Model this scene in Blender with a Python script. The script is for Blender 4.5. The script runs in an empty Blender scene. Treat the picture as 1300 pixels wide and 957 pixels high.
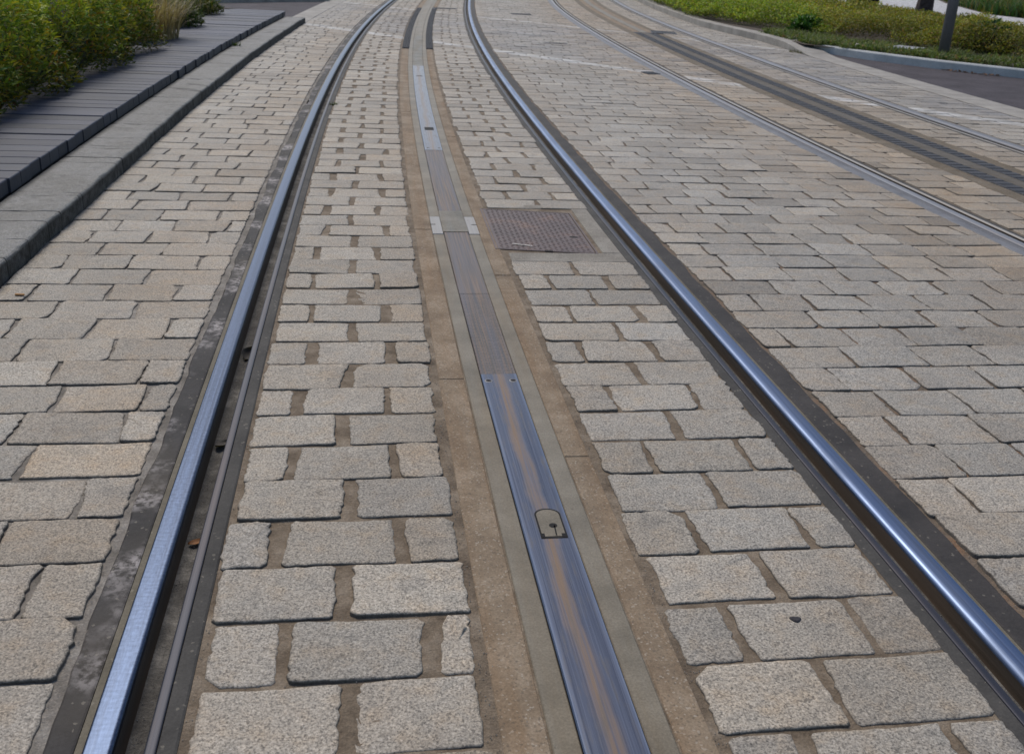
import bpy, bmesh, math, random
import numpy as np
from mathutils import Vector, Matrix

rng = np.random.default_rng(7)
random.seed(7)
scene = bpy.context.scene
COL = scene.collection
R = math.radians

# ------------------------------------------------------------------ helpers
def tag(o, label=None, cat=None, group=None, kind=None):
    if label: o["label"] = label
    if cat: o["category"] = cat
    if group: o["group"] = group
    if kind: o["kind"] = kind
    return o

def empty(name, loc, label, cat, group=None):
    o = bpy.data.objects.new(name, None)
    o.empty_display_size = 0.1
    COL.objects.link(o)
    o.location = loc
    return tag(o, label, cat, group)

def mesh_obj(name, V, F, mats, parent=None, smooth=False, uv=None, col=None, midx=None):
    me = bpy.data.meshes.new(name)
    V = np.asarray(V, dtype=float)
    me.from_pydata(V.tolist(), [], F if isinstance(F, list) else F.tolist())
    if not isinstance(mats, (list, tuple)): mats = [mats]
    for m in mats: me.materials.append(m)
    if midx is not None: me.polygons.foreach_set("material_index", np.asarray(midx, dtype=np.int32))
    if smooth: me.polygons.foreach_set("use_smooth", np.ones(len(me.polygons), dtype=bool))
    if uv is not None:
        l = me.uv_layers.new(name="UVMap")
        li = np.zeros(len(me.loops), dtype=np.int32); me.loops.foreach_get("vertex_index", li)
        l.data.foreach_set("uv", np.asarray(uv, dtype=np.float32)[li].ravel())
    if col is not None:
        a = me.color_attributes.new("tint", "FLOAT_COLOR", "POINT")
        c = np.ones((len(V), 4), dtype=np.float32); col = np.asarray(col); c[:, :col.shape[1]] = col
        a.data.foreach_set("color", c.ravel())
    me.update()
    o = bpy.data.objects.new(name, me)
    COL.objects.link(o)
    if parent is not None:
        o.parent = parent
        o.matrix_parent_inverse = Matrix.Translation(-Vector(parent.location))
    return o

def struct(o): return tag(o, kind="structure")

# ------------------------------------------------------------------ track geometry (metres; s along the track, d to the right)
class Track:
    def __init__(self, x0, a, k0, k1, k2, smax=20.0):
        ds = 0.01
        S = np.arange(-10, 60 + ds, ds)
        sc = np.clip(S, 0, smax)
        k = k0 + 0.1 * k1 * sc + 0.01 * k2 * sc * sc
        hd = np.concatenate([[0], np.cumsum((k[1:] + k[:-1]) / 2 * ds)])
        i0 = int(round(10 / ds)); hd = hd - hd[i0] + a
        mid = (hd[1:] + hd[:-1]) / 2
        X = np.concatenate([[0], np.cumsum(np.sin(mid) * ds)]); Y = np.concatenate([[0], np.cumsum(np.cos(mid) * ds)])
        self.S, self.X, self.Y, self.H = S, X - X[i0] + x0, Y - Y[i0] + 1.0, hd
    def pos(self, s, d):
        s = np.asarray(s, float); d = np.asarray(d, float)
        x = np.interp(s, self.S, self.X); y = np.interp(s, self.S, self.Y); h = np.interp(s, self.S, self.H)
        return x + d * np.cos(h), y - d * np.sin(h)
    def inv(self, x, y):
        x = np.atleast_1d(x); y = np.atleast_1d(y)
        Sx, Sy = self.X[::10], self.Y[::10]
        out_s = np.empty(len(x)); out_d = np.empty(len(x))
        for a in range(0, len(x), 2000):
            xx, yy = x[a:a + 2000], y[a:a + 2000]
            i = np.argmin((xx[:, None] - Sx) ** 2 + (yy[:, None] - Sy) ** 2, 1) * 10
            h = self.H[i]; dx = xx - self.X[i]; dy = yy - self.Y[i]
            out_s[a:a + 2000] = self.S[i] + dx * np.sin(h) + dy * np.cos(h)
            out_d[a:a + 2000] = dx * np.cos(h) - dy * np.sin(h)
        return out_s, out_d

T1 = Track(0.20197, -0.16117, 0.00337, 0.00664, -0.00346)
T2 = Track(3.507, -0.21496, 0.01879, -0.02135, 0.00868)

# lateral limit of the cobbles between the tracks, measured in track 1 coordinates
_sl = np.arange(-6, 45, 0.1)
def _lim(d2):
    out = []
    for s in _sl:
        d = np.linspace(0.5, 4.5, 401); x, y = T1.pos(np.full_like(d, s), d)
        out.append(np.interp(d2, T2.inv(x, y)[1], d))
    return np.array(out)
_dC = _lim(-0.832)
def dC(s): return np.interp(s, _sl, _dC)

def extrude(name, tr, s0, s1, prof, mat, parent=None, step=0.1, smooth=False, caps=False, dfun=None, zfun=None, midx=None, ragged=None):
    """sweep a cross-section [(d, z), ...] along a track"""
    n = max(2, int(math.ceil((s1 - s0) / step)) + 1)
    S = np.linspace(s0, s1, n); prof = np.asarray(prof, float); m = len(prof)
    SS = np.repeat(S, m); D = np.tile(prof[:, 0], n); Z = np.tile(prof[:, 1], n)
    D2 = D + (np.repeat(dfun(S), m) if dfun else 0)
    if zfun: Z = Z + np.repeat(zfun(S), m) * (Z > -0.03)
    if ragged:                                  # (profile indices, amplitude): worn, uneven border
        w_ = np.convolve(rng.normal(0, 1, n + 8), np.ones(5) / 2.2, 'same')[4:4 + n] * ragged[1]
        J = np.tile(np.arange(m), n); D2 = D2 + np.where(np.isin(J, ragged[0]), np.repeat(w_, m), 0)
    x, y = tr.pos(SS, D2)
    V = np.stack([x, y, Z], 1)
    i, j = np.meshgrid(np.arange(n - 1), np.arange(m - 1), indexing="ij")
    a = (i * m + j).ravel()
    F = np.stack([a, a + 1, a + m + 1, a + m], 1).tolist()
    mi = np.tile(np.asarray(midx), n - 1).tolist() if midx is not None else None
    if caps:
        F += [list(range(m))[::-1] if False else list(range(m)), list(range((n - 1) * m, n * m))[::-1]]
        if mi is not None: mi += [0, 0]
    L = np.concatenate([[0], np.cumsum(np.hypot(*np.diff(prof, axis=0).T))])
    uv = np.stack([SS, np.tile(prof[0, 0] + L, n)], 1)
    return mesh_obj(name, V, F, mat, parent, smooth, uv=uv, midx=mi)

def box_td(V, F, UV, tr, s0, s1, d0, d1, z0, z1, bev=0.0, ns=1):
    """bevelled bar lying in track coordinates, appended to lists"""
    b = bev
    ring = [(d0, z0), (d0, z1 - b), (d0 + b, z1), (d1 - b, z1), (d1, z1 - b), (d1, z0)] if b else [(d0, z0), (d0, z1), (d1, z1), (d1, z0)]
    m = len(ring); base = len(V)
    ss = [s0] + ([s0 + b] if b else []) + list(np.linspace(s0, s1, ns + 1)[1:-1]) + ([s1 - b] if b else []) + [s1]
    for k, s in enumerate(ss):
        endz = (k == 0 or k == len(ss) - 1) and b
        for (d, z) in ring:
            zz = min(z, z1 - b) if endz else z
            x, y = tr.pos(s, d); V.append((float(x), float(y), zz)); UV.append((s, d))
    for k in range(len(ss) - 1):
        for j in range(m - 1):
            a = base + k * m + j; F.append([a, a + 1, a + m + 1, a + m])
    F.append([base + j for j in range(m)][::-1][::-1]); F.append([base + (len(ss) - 1) * m + j for j in range(m)][::-1])

# ------------------------------------------------------------------ materials
class NT:
    def __init__(self, name):
        self.m = bpy.data.materials.new(name); self.m.use_nodes = True
        self.t = self.m.node_tree; self.n = self.t.nodes; self.l = self.t.links
        self.b = self.n["Principled BSDF"]; self.out = self.n["Material Output"]
    def _set(self, sock, v):
        if isinstance(v, bpy.types.NodeSocket): self.l.new(v, sock)
        elif v is not None:
            if isinstance(v, (tuple, list)) and len(v) == 3 and sock.type == "RGBA": v = (*v, 1)
            sock.default_value = v
    def coord(self, kind="Object", scale=None, rot=None):
        o = self.n.new("ShaderNodeTexCoord").outputs[kind]
        if scale is not None or rot is not None:
            mp = self.n.new("ShaderNodeMapping"); self.l.new(o, mp.inputs[0])
            if scale is not None: mp.inputs["Scale"].default_value = scale if isinstance(scale, tuple) else (scale,) * 3
            if rot is not None: mp.inputs["Rotation"].default_value = rot
            o = mp.outputs[0]
        return o
    def noise(self, vec, scale, detail=4, rough=0.55, dist=0.0):
        n = self.n.new("ShaderNodeTexNoise"); self._set(n.inputs["Vector"], vec)
        n.inputs["Scale"].default_value = scale; n.inputs["Detail"].default_value = detail
        n.inputs["Roughness"].default_value = rough; n.inputs["Distortion"].default_value = dist
        return n.outputs["Fac"]
    def voro(self, vec, scale, feature="F1", out="Distance", rnd=1.0):
        n = self.n.new("ShaderNodeTexVoronoi"); n.feature = feature; self._set(n.inputs["Vector"], vec)
        n.inputs["Scale"].default_value = scale; n.inputs["Randomness"].default_value = rnd
        return n.outputs[out]
    def ramp(self, fac, stops):
        n = self.n.new("ShaderNodeValToRGB"); self._set(n.inputs[0], fac)
        e = n.color_ramp.elements
        while len(e) < len(stops): e.new(0.5)
        for el, (p, c) in zip(e, stops):
            el.position = p; el.color = (*c, 1) if isinstance(c, tuple) else (c, c, c, 1)
        return n.outputs[0]
    def mix(self, fac, a, b, mode="MIX"):
        n = self.n.new("ShaderNodeMix"); n.data_type = "RGBA"; n.blend_type = mode
        self._set(n.inputs[0], fac); self._set(n.inputs[6], a); self._set(n.inputs[7], b)
        return n.outputs[2]
    def math(self, op, a, b=None, c=None, clamp=False):
        n = self.n.new("ShaderNodeMath"); n.operation = op; n.use_clamp = clamp
        for k, v in enumerate((a, b, c)):
            if v is not None: self._set(n.inputs[k], v)
        return n.outputs[0]
    def mapr(self, v, a, b, c=0.0, d=1.0, smooth=False):
        n = self.n.new("ShaderNodeMapRange"); self._set(n.inputs[0], v)
        if smooth: n.interpolation_type = "SMOOTHSTEP"
        for k, x in enumerate((a, b, c, d)): n.inputs[k + 1].default_value = x
        return n.outputs[0]
    def attr(self, name="tint"):
        n = self.n.new("ShaderNodeAttribute"); n.attribute_name = name
        self.alpha = n.outputs["Alpha"]
        s = self.n.new("ShaderNodeSeparateColor"); self.l.new(n.outputs["Color"], s.inputs[0])
        return n.outputs["Color"], s.outputs
    def sep(self, vec):
        s = self.n.new("ShaderNodeSeparateXYZ"); self.l.new(vec, s.inputs[0]); return s.outputs
    def bump(self, h, strength, dist=0.002, normal=None):
        n = self.n.new("ShaderNodeBump"); self._set(n.inputs["Height"], h)
        n.inputs["Strength"].default_value = strength; n.inputs["Distance"].default_value = dist
        if normal is not None: self.l.new(normal, n.inputs["Normal"])
        return n.outputs[0]
    def done(self, color, rough=0.8, metal=0.0, normal=None, spec=0.5):
        self._set(self.b.inputs["Base Color"], color); self._set(self.b.inputs["Roughness"], rough)
        self._set(self.b.inputs["Metallic"], metal); self._set(self.b.inputs["Specular IOR Level"], spec)
        if normal is not None: self.l.new(normal, self.b.inputs["Normal"])
        return self.m

# the two worn white lines of the path that crosses the tracks, as lines in the ground plane: (nx, ny, c)
def line_eq(p, q):
    dx, dy = q[0] - p[0], q[1] - p[1]; L = math.hypot(dx, dy); n = (-dy / L, dx / L)
    return n[0], n[1], n[0] * p[0] + n[1] * p[1]
W1 = line_eq((-2.974, 13.686), (3.803, 7.711)); W2 = line_eq((-3.235, 18.62), (3.511, 13.169))

def paint_and_crossing(t, co, colour, strength=0.62):
    x, y, z = t.sep(co)
    def dist(w): return t.math("SUBTRACT", t.math("ADD", t.math("MULTIPLY", x, w[0]), t.math("MULTIPLY", y, w[1])), w[2])
    d1, d2 = dist(W1), dist(W2)
    wob = t.math("MULTIPLY", t.math("SUBTRACT", t.noise(co, 3.0, 3), 0.5), 0.12)
    def band(d, w): return t.mapr(t.math("ABSOLUTE", t.math("ADD", d, wob)), w, w + 0.06, 1, 0, True)
    wear = t.mapr(t.noise(co, 5.0, 6, 0.7), 0.36, 0.62, 0.15, 1.0)
    between = t.math("MULTIPLY", t.mapr(d1, 0.0, 0.4), t.mapr(d2, -0.4, 0.0, 1, 0))
    bfac = t.math("MULTIPLY", between, t.mapr(t.noise(co, 0.9, 3), 0.38, 0.62, 0.1, 0.75))
    c = t.mix(bfac, colour, t.mix(1.0, colour, (0.74, 0.80, 0.94), "MULTIPLY"))
    w = t.math("MULTIPLY", t.math("MULTIPLY", t.math("MAXIMUM", band(d1, 0.065), t.math("MULTIPLY", band(d2, 0.05), 0.7)), wear), strength, clamp=True)
    return t.mix(w, c, (0.60, 0.60, 0.60))

def mat_granite():
    t = NT("granite_setts"); co = t.coord("Object")
    col, ch = t.attr()
    fine = t.noise(co, 230, 3, 0.8)
    fine2 = t.noise(co, 95, 4, 0.7)
    spk = t.voro(co, 330, out="Color")
    base = t.ramp(fine, [(0.32, (0.085, 0.079, 0.070)), (0.445, (0.27, 0.25, 0.222)), (0.555, (0.385, 0.358, 0.32)), (0.70, (0.60, 0.565, 0.515))])
    base = t.mix(0.35, base, t.mix(1.0, base, t.ramp(fine2, [(0.3, 0.62), (0.7, 1.35)]), "MULTIPLY"))
    sp = t.sep(spk)[0]
    base = t.mix(t.mapr(sp, 0.86, 0.9, 0, 0.55), base, (0.075, 0.07, 0.066))
    base = t.mix(t.mapr(sp, 0.06, 0.1, 0.4, 0), base, (0.50, 0.46, 0.40))
    br = t.math("ADD", 0.62, t.math("MULTIPLY", ch[0], 0.6))
    rgb = t.n.new("ShaderNodeCombineColor"); [t.l.new(br, rgb.inputs[k]) for k in range(3)]
    base = t.mix(1.0, base, rgb.outputs[0], "MULTIPLY")
    base = t.mix(t.math("MULTIPLY", ch[2], 0.55), base, t.mix(1.0, base, (0.86, 0.94, 1.08), "MULTIPLY"))
    hue = t.noise(co, 17, 4, 0.6)
    base = t.mix(t.mapr(hue, 0.5, 0.68, 0, 0.75), base, t.mix(1.0, base, (1.04, 0.945, 0.83), "MULTIPLY"))
    base = t.mix(t.mapr(hue, 0.46, 0.34, 0, 0.7), base, t.mix(1.0, base, (0.80, 0.82, 0.84), "MULTIPLY"))
    # dirt, soot and rust that settle on the stones in soft patches
    dirt = t.mapr(t.noise(co, 2.1, 5, 0.6), 0.46, 0.72, 0, 0.42)
    base = t.mix(dirt, base, t.mix(1.0, base, (0.62, 0.57, 0.52), "MULTIPLY"))
    soot = t.mapr(t.noise(co, 0.8, 3, 0.5), 0.48, 0.68, 0, 0.5)
    base = t.mix(soot, base, t.mix(1.0, base, (0.76, 0.72, 0.66), "MULTIPLY"))
    blot = t.mapr(t.noise(co, 8.0, 3, 0.5), 0.60, 0.74, 0, 0.7)
    base = t.mix(blot, base, t.mix(1.0, base, (0.66, 0.67, 0.7), "MULTIPLY"))
    rust = t.math("MULTIPLY", ch[1], t.mapr(t.noise(co, 3.3, 4, 0.6), 0.35, 0.66, 0.4, 1.0), clamp=True)
    base = t.mix(1.0, base, (0.985, 0.96, 0.91), "MULTIPLY")
    base = t.mix(rust, base, t.mix(1.0, base, (0.95, 0.79, 0.62), "MULTIPLY"))
    base = paint_and_crossing(t, co, base)
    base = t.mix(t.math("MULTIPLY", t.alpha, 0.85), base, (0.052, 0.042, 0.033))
    h = t.math("ADD", t.math("MULTIPLY", t.noise(co, 130, 4, 0.65), 1.0), t.math("MULTIPLY", t.noise(co, 34, 3), 1.4))
    return t.done(base, t.mapr(fine2, 0.3, 0.7, 0.62, 0.82), 0, t.bump(h, 0.8, 0.0020), 0.42)

def mat_mortar(name, c0, c1, c2, rscale=1.0, paint=True, bump=0.9):
    t = NT(name); co = t.coord("Object")
    b = t.ramp(t.noise(co, 11, 6, 0.7), [(0.3, c0), (0.5, c1), (0.72, c2)])
    g = t.noise(co, 230, 3, 0.8)
    b = t.mix(0.55, b, t.mix(1.0, b, t.ramp(g, [(0.3, 0.45), (0.55, 1.0), (0.75, 1.7)]), "MULTIPLY"))
    if paint: b = paint_and_crossing(t, co, b, 0.4)
    h = t.math("ADD", t.noise(co, 160, 4, 0.7), t.math("MULTIPLY", t.noise(co, 22, 4), 2.5))
    return t.done(b, 0.9, 0, t.bump(h, bump, 0.003), 0.25)

def mat_concrete(name, tones, stain=(0.55, 0.42, 0.28), bumpd=0.0015, aggregate=True, amount=0.55):
    t = NT(name); co = t.coord("Object"); uv = t.coord("UV", (0.7, 9, 1))
    b = t.ramp(t.noise(co, 7, 6, 0.65), [(0.3, tones[0]), (0.52, tones[1]), (0.75, tones[2])])
    b = t.mix(0.5, b, t.mix(1.0, b, t.ramp(t.noise(co, 240, 3, 0.7), [(0.32, 0.55), (0.52, 1.0), (0.74, 1.55)]), "MULTIPLY"))
    if aggregate:
        a = t.sep(t.voro(co, 300, out="Color"))[0]
        b = t.mix(t.mapr(a, 0.94, 0.96, 0, 0.4), b, (0.42, 0.38, 0.32))
        b = t.mix(t.mapr(a, 0.05, 0.07, 0.45, 0), b, (0.07, 0.062, 0.052))
    st = t.mapr(t.noise(uv, 1.6, 5, 0.6), 0.42, 0.7, 0, amount)
    b = t.mix(st, b, t.mix(1.0, b, stain, "MULTIPLY"))
    h = t.math("ADD", t.noise(co, 140, 4, 0.7), t.math("MULTIPLY", t.noise(co, 30, 3), 1.5))
    return t.done(b, 0.85, 0, t.bump(h, 0.7, bumpd), 0.3)

def mat_steel(name, tint, rough=(0.2, 0.4), streak=14.0, brown=0.0, hatch=0.0, metal=1.0, wear=0.0):
    t = NT(name); uv = t.coord("UV"); co = t.coord("Object")
    st = t.noise(t.coord("UV", (1.2, 260, 1)), 1.0, 4, 0.6)
    st2 = t.noise(t.coord("UV", (0.35, 60, 1)), 1.0, 3, 0.5)
    b = t.mix(1.0, tint, t.ramp(st, [(0.25, 0.72), (0.5, 1.0), (0.75, 1.22)]), "MULTIPLY")
    b = t.mix(t.mapr(st2, 0.45, 0.75, 0, 0.35), b, t.mix(1.0, b, (0.72, 0.62, 0.52), "MULTIPLY"))
    r = t.mapr(st, 0.25, 0.75, rough[0], rough[1])
    h = st
    if hatch:
        ht = t.noise(t.coord("UV", (75, 330, 1)), 1.0, 2, 0.5)
        ht2 = t.noise(t.coord("UV", (210, 75, 1)), 1.0, 2, 0.5)
        u, v, w = t.sep(t.coord("UV"))
        su = t.math("SINE", t.math("ADD", t.math("MULTIPLY", u, 2 * math.pi / 0.0125), t.math("MULTIPLY", t.noise(t.coord("UV", (9, 9, 1)), 1.0, 2), 22.0)))
        sv = t.math("SINE", t.math("ADD", t.math("MULTIPLY", v, 2 * math.pi / 0.0078), t.math("MULTIPLY", t.noise(t.coord("UV", (6, 20, 1)), 1.0, 2), 14.0)))
        gr = t.math("MULTIPLY", t.math("ADD", su, sv), 0.032)
        hm = t.math("ADD", t.math("MULTIPLY", t.math("ADD", ht, ht2), 0.5), gr)
        b = t.mix(hatch, b, t.mix(1.0, b, t.ramp(hm, [(0.32, 0.42), (0.5, 1.0), (0.68, 1.7)]), "MULTIPLY"))
        r = t.math("ADD", r, t.math("MULTIPLY", hm, hatch * 0.25))
        h = t.math("ADD", st, t.math("MULTIPLY", hm, 1.5))
    if wear:
        wn = t.math("MULTIPLY", t.mapr(t.noise(t.coord("UV", (3.5, 45, 1)), 1.0, 6, 0.65), 0.42, 0.7), wear)
        b = t.mix(t.math("MULTIPLY", wn, 0.55), b, t.mix(1.0, b, (0.62, 0.56, 0.5), "MULTIPLY")); r = t.math("ADD", r, t.math("MULTIPLY", wn, 0.22))
        sc = t.mapr(t.noise(t.coord("UV", (14, 700, 1)), 1.0, 5, 0.75), 0.60, 0.68, 0, 0.5)
        b = t.mix(sc, b, t.mix(1.0, b, (1.7, 1.65, 1.55), "MULTIPLY"))
    if brown:
        bb = t.mapr(t.noise(t.coord("UV", (0.8, 22, 1)), 1.0, 4, 0.6), 0.45, 0.7, 0, brown)
        b = t.mix(bb, b, (0.20, 0.12, 0.07)); r = t.math("ADD", r, t.math("MULTIPLY", bb, 0.3))
    return t.done(b, r, metal, t.bump(h, 0.12, 0.0008))

def mat_conductor():
    """worn blue steel plate with a rust smear along the collector line"""
    t = NT("conductor_steel"); uv = t.coord("UV"); u, v, w = t.sep(uv)
    st = t.noise(t.coord("UV", (1.5, 330, 1)), 1.0, 4, 0.6)
    b = t.mix(1.0, (0.066, 0.077, 0.110), t.ramp(st, [(0.25, 0.7), (0.5, 1.0), (0.75, 1.3)]), "MULTIPLY")
    wob = t.math("MULTIPLY", t.math("SUBTRACT", t.noise(t.coord("UV", (3.2, 0.01, 1)), 1.0, 4), 0.5), 0.05)
    dd = t.math("ABSOLUTE", t.math("ADD", t.math("SUBTRACT", v, -0.0015), wob))
    smear = t.math("MULTIPLY", t.mapr(dd, 0.003, 0.023, 1, 0, True), t.mapr(t.noise(t.coord("UV", (2.4, 110, 1)), 1.0, 5, 0.6), 0.36, 0.62, 0.1, 1))
    b = t.mix(t.math("MULTIPLY", smear, 0.8), b, (0.17, 0.105, 0.056))
    scr = t.mapr(t.noise(t.coord("UV", (5, 520, 1)), 1.0, 5, 0.7), 0.62, 0.7, 0, 0.6)
    b = t.mix(scr, b, (0.17, 0.18, 0.20))
    grime = t.mapr(t.noise(t.coord("UV", (7, 60, 1)), 1.0, 5, 0.65), 0.52, 0.72, 0, 0.6)
    b = t.mix(grime, b, (0.085, 0.075, 0.066))
    far = t.mapr(u, 1.6, 4.4, 0, 1)
    b = t.mix(far, b, t.mix(0.5, b, (0.2, 0.19, 0.185)))
    edge = t.mapr(t.math("ABSOLUTE", v), 0.040, 0.049, 0, 0.5)
    b = t.mix(edge, b, (0.17, 0.21, 0.30))
    r = t.math("ADD", t.mapr(st, 0.3, 0.7, 0.3, 0.46), t.math("MULTIPLY", t.math("MAXIMUM", smear, grime), 0.25))
    m = t.math("SUBTRACT", 0.9, t.math("MULTIPLY", smear, 0.6))
    return t.done(b, r, m, t.bump(st, 0.15, 0.0006))

def mat_insulator(name, grid):
    t = NT(name); co = t.coord("UV")
    st = t.noise(t.coord("UV", (2.5, 150, 1)), 1.0, 5, 0.6)
    b = t.ramp(st, [(0.25, (0.035, 0.035, 0.046)), (0.45, (0.085, 0.07, 0.061)), (0.60, (0.155, 0.10, 0.066)), (0.8, (0.15, 0.14, 0.16))])
    pat = t.mapr(t.noise(t.coord("UV", (1.3, 40, 1)), 1.0, 3), 0.4, 0.65, 0, 0.65)
    b = t.mix(pat, b, (0.085, 0.088, 0.112))
    h = st
    if grid:
        br = t.n.new("ShaderNodeTexBrick"); t.l.new(t.coord("UV", rot=(0, 0, R(90))), br.inputs["Vector"])
        br.inputs["Scale"].default_value = 1.0; br.inputs["Brick Width"].default_value = 0.026; br.inputs["Row Height"].default_value = 0.0125
        br.inputs["Mortar Size"].default_value = 0.0016; br.inputs["Mortar Smooth"].default_value = 0.4
        t._set(br.inputs["Color1"], (0.8, 0.8, 0.8)); t._set(br.inputs["Color2"], (1.15, 1.12, 1.1)); t._set(br.inputs["Mortar"], (0.42, 0.45, 0.55))
        b = t.mix(0.6, b, t.mix(1.0, b, br.outputs["Color"], "MULTIPLY"))
        h = t.math("SUBTRACT", st, t.math("MULTIPLY", br.outputs["Fac"], 1.5))
    return t.done(b, 0.55, 0.0, t.bump(h, 0.45, 0.0014), 0.3)

def mat_rubber(name, c0, c1, white=0.0, rough=0.75):
    t = NT(name); co = t.coord("Object")
    b = t.ramp(t.noise(co, 6, 6, 0.65), [(0.3, c0), (0.7, c1)])
    b = t.mix(0.4, b, t.mix(1.0, b, t.ramp(t.noise(co, 210, 3, 0.7), [(0.3, 0.6), (0.7, 1.5)]), "MULTIPLY"))
    if white:
        m = t.math("MULTIPLY", t.mapr(t.noise(co, 4.1, 3, 0.6), 0.50, 0.64), t.mapr(t.noise(co, 55, 4, 0.7), 0.40, 0.58), clamp=True)
        b = t.mix(t.math("MULTIPLY", m, white), b, (0.34, 0.31, 0.30))
        b = t.mix(t.mapr(t.noise(co, 2.0, 2), 0.52, 0.7, 0, 0.5), b, (0.085, 0.07, 0.052))
    dots = t.sep(t.voro(co, 210, out="Color"))[1]
    b = t.mix(t.mapr(dots, 0.982, 0.99, 0, 0.35), b, (0.28, 0.25, 0.2))
    h = t.math("ADD", t.noise(co, 120, 4, 0.7), t.math("MULTIPLY", t.noise(co, 18, 3), 2.0))
    return t.done(b, rough, 0, t.bump(h, 0.5, 0.002), 0.22)

def mat_kerb():
    t = NT("kerb_granite"); co = t.coord("Object"); uv = t.coord("UV"); u, v, w = t.sep(uv)
    f = t.noise(co, 250, 3, 0.75)
    b = t.ramp(f, [(0.3, (0.12, 0.116, 0.108)), (0.5, (0.255, 0.25, 0.238)), (0.75, (0.42, 0.41, 0.39))])
    b = t.mix(t.mapr(t.noise(co, 3.5, 5), 0.42, 0.7, 0, 0.5), b, t.mix(1.0, b, (0.68, 0.66, 0.62), "MULTIPLY"))
    # chiselled hairlines across the top
    cr = t.voro(t.mix(1.0, t.coord("UV", (3.2, 0.25, 1)), t.coord("UV", (3.2, 0.25, 1))), 1.0, "DISTANCE_TO_EDGE")
    cm = t.math("MULTIPLY", t.mapr(cr, 0.0, 0.016, 1, 0), t.mapr(t.noise(co, 5.0, 3), 0.38, 0.56))
    b = t.mix(t.math("MULTIPLY", cm, 0.75), b, (0.05, 0.048, 0.045))
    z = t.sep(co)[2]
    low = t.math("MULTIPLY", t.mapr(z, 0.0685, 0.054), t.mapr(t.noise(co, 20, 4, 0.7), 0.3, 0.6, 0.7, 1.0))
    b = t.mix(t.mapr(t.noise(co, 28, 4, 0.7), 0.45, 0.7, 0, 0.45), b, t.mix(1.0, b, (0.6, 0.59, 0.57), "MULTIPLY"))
    b = t.mix(low, b, (0.030, 0.028, 0.024))  # front face painted near black in place of its shade
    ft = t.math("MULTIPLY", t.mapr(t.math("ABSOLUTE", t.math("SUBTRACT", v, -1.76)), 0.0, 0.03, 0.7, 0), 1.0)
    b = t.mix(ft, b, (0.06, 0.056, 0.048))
    h = t.math("ADD", t.noise(co, 110, 4, 0.7), t.math("MULTIPLY", t.noise(co, 16, 4), 2.0))
    h = t.math("SUBTRACT", h, t.math("MULTIPLY", cm, 1.5))
    return t.done(b, 0.85, 0, t.bump(h, 1.0, 0.006), 0.3)

def mat_plain_noise(name, stops, scale, rough=0.85, bump=0.4, bd=0.003, spec=0.35, fine=150, metal=0.0, coord="Object", cs=None):
    t = NT(name); co = t.coord(coord, cs)
    b = t.ramp(t.noise(co, scale, 6, 0.65), stops)
    b = t.mix(0.5, b, t.mix(1.0, b, t.ramp(t.noise(co, fine, 3, 0.7), [(0.3, 0.55), (0.52, 1.0), (0.75, 1.6)]), "MULTIPLY"))
    return t.done(b, rough, metal, t.bump(t.noise(co, fine, 4, 0.7), bump, bd), spec)

def mat_leaf(name, rough=0.5, trans=0.25):
    t = NT(name); col, ch = t.attr()
    co = t.coord("Object")
    b = t.mix(1.0, col, t.ramp(t.noise(co, 40, 2), [(0.3, 0.75), (0.7, 1.25)]), "MULTIPLY")
    t.done(b, rough, 0, None, 0.35)
    tr = t.n.new("ShaderNodeBsdfTranslucent"); t.l.new(t.mix(1.0, b, (1.2, 1.25, 0.5), "MULTIPLY"), tr.inputs["Color"])
    ms = t.n.new("ShaderNodeMixShader"); ms.inputs[0].default_value = trans
    t.l.new(t.b.outputs[0], ms.inputs[1]); t.l.new(tr.outputs[0], ms.inputs[2]); t.l.new(ms.outputs[0], t.out.inputs[0])
    return t.m

M = {}
M["granite"] = mat_granite()
M["joint_sand"] = mat_mortar("joint_sand", (0.085, 0.062, 0.042), (0.17, 0.13, 0.091), (0.28, 0.228, 0.172), bump=1.0)
M["crack"] = mat_mortar("open_crack", (0.02, 0.018, 0.015), (0.06, 0.052, 0.045), (0.22, 0.205, 0.185), paint=False)
M["joint_rust"] = mat_mortar("joint_rust", (0.075, 0.06, 0.045), (0.15, 0.115, 0.085), (0.22, 0.125, 0.07), bump=0.8)
M["joint_grey"] = mat_mortar("joint_grey", (0.10, 0.088, 0.073), (0.20, 0.178, 0.153), (0.34, 0.315, 0.28))
M["concrete_tan"] = mat_concrete("rail_bed_concrete", [(0.145, 0.104, 0.068), (0.22, 0.166, 0.112), (0.31, 0.25, 0.185)], (0.78, 0.56, 0.34))
M["concrete_dark"] = mat_concrete("stained_concrete", [(0.09, 0.072, 0.05), (0.14, 0.112, 0.08), (0.22, 0.18, 0.135)], (0.7, 0.6, 0.4))
M["strip_dark"] = mat_concrete("dull_plate", [(0.075, 0.066, 0.055), (0.105, 0.094, 0.08), (0.135, 0.12, 0.105)], (0.8, 0.66, 0.48), 0.0006, False)
M["concrete_grey"] = mat_concrete("grey_concrete", [(0.155, 0.138, 0.115), (0.225, 0.205, 0.175), (0.30, 0.28, 0.245)], (0.85, 0.78, 0.68), amount=0.3)
M["strip"] = mat_concrete("insulating_strip", [(0.115, 0.1, 0.074), (0.165, 0.143, 0.108), (0.22, 0.195, 0.152)], (0.82, 0.66, 0.45), 0.0006, False)
M["strip"].node_tree.nodes["Principled BSDF"].inputs["Roughness"].default_value = 0.6
M["conductor"] = mat_conductor()
M["insul_grid"] = mat_insulator("insulating_plate_grid", True)
M["insul"] = mat_insulator("insulating_plate", False)
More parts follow.
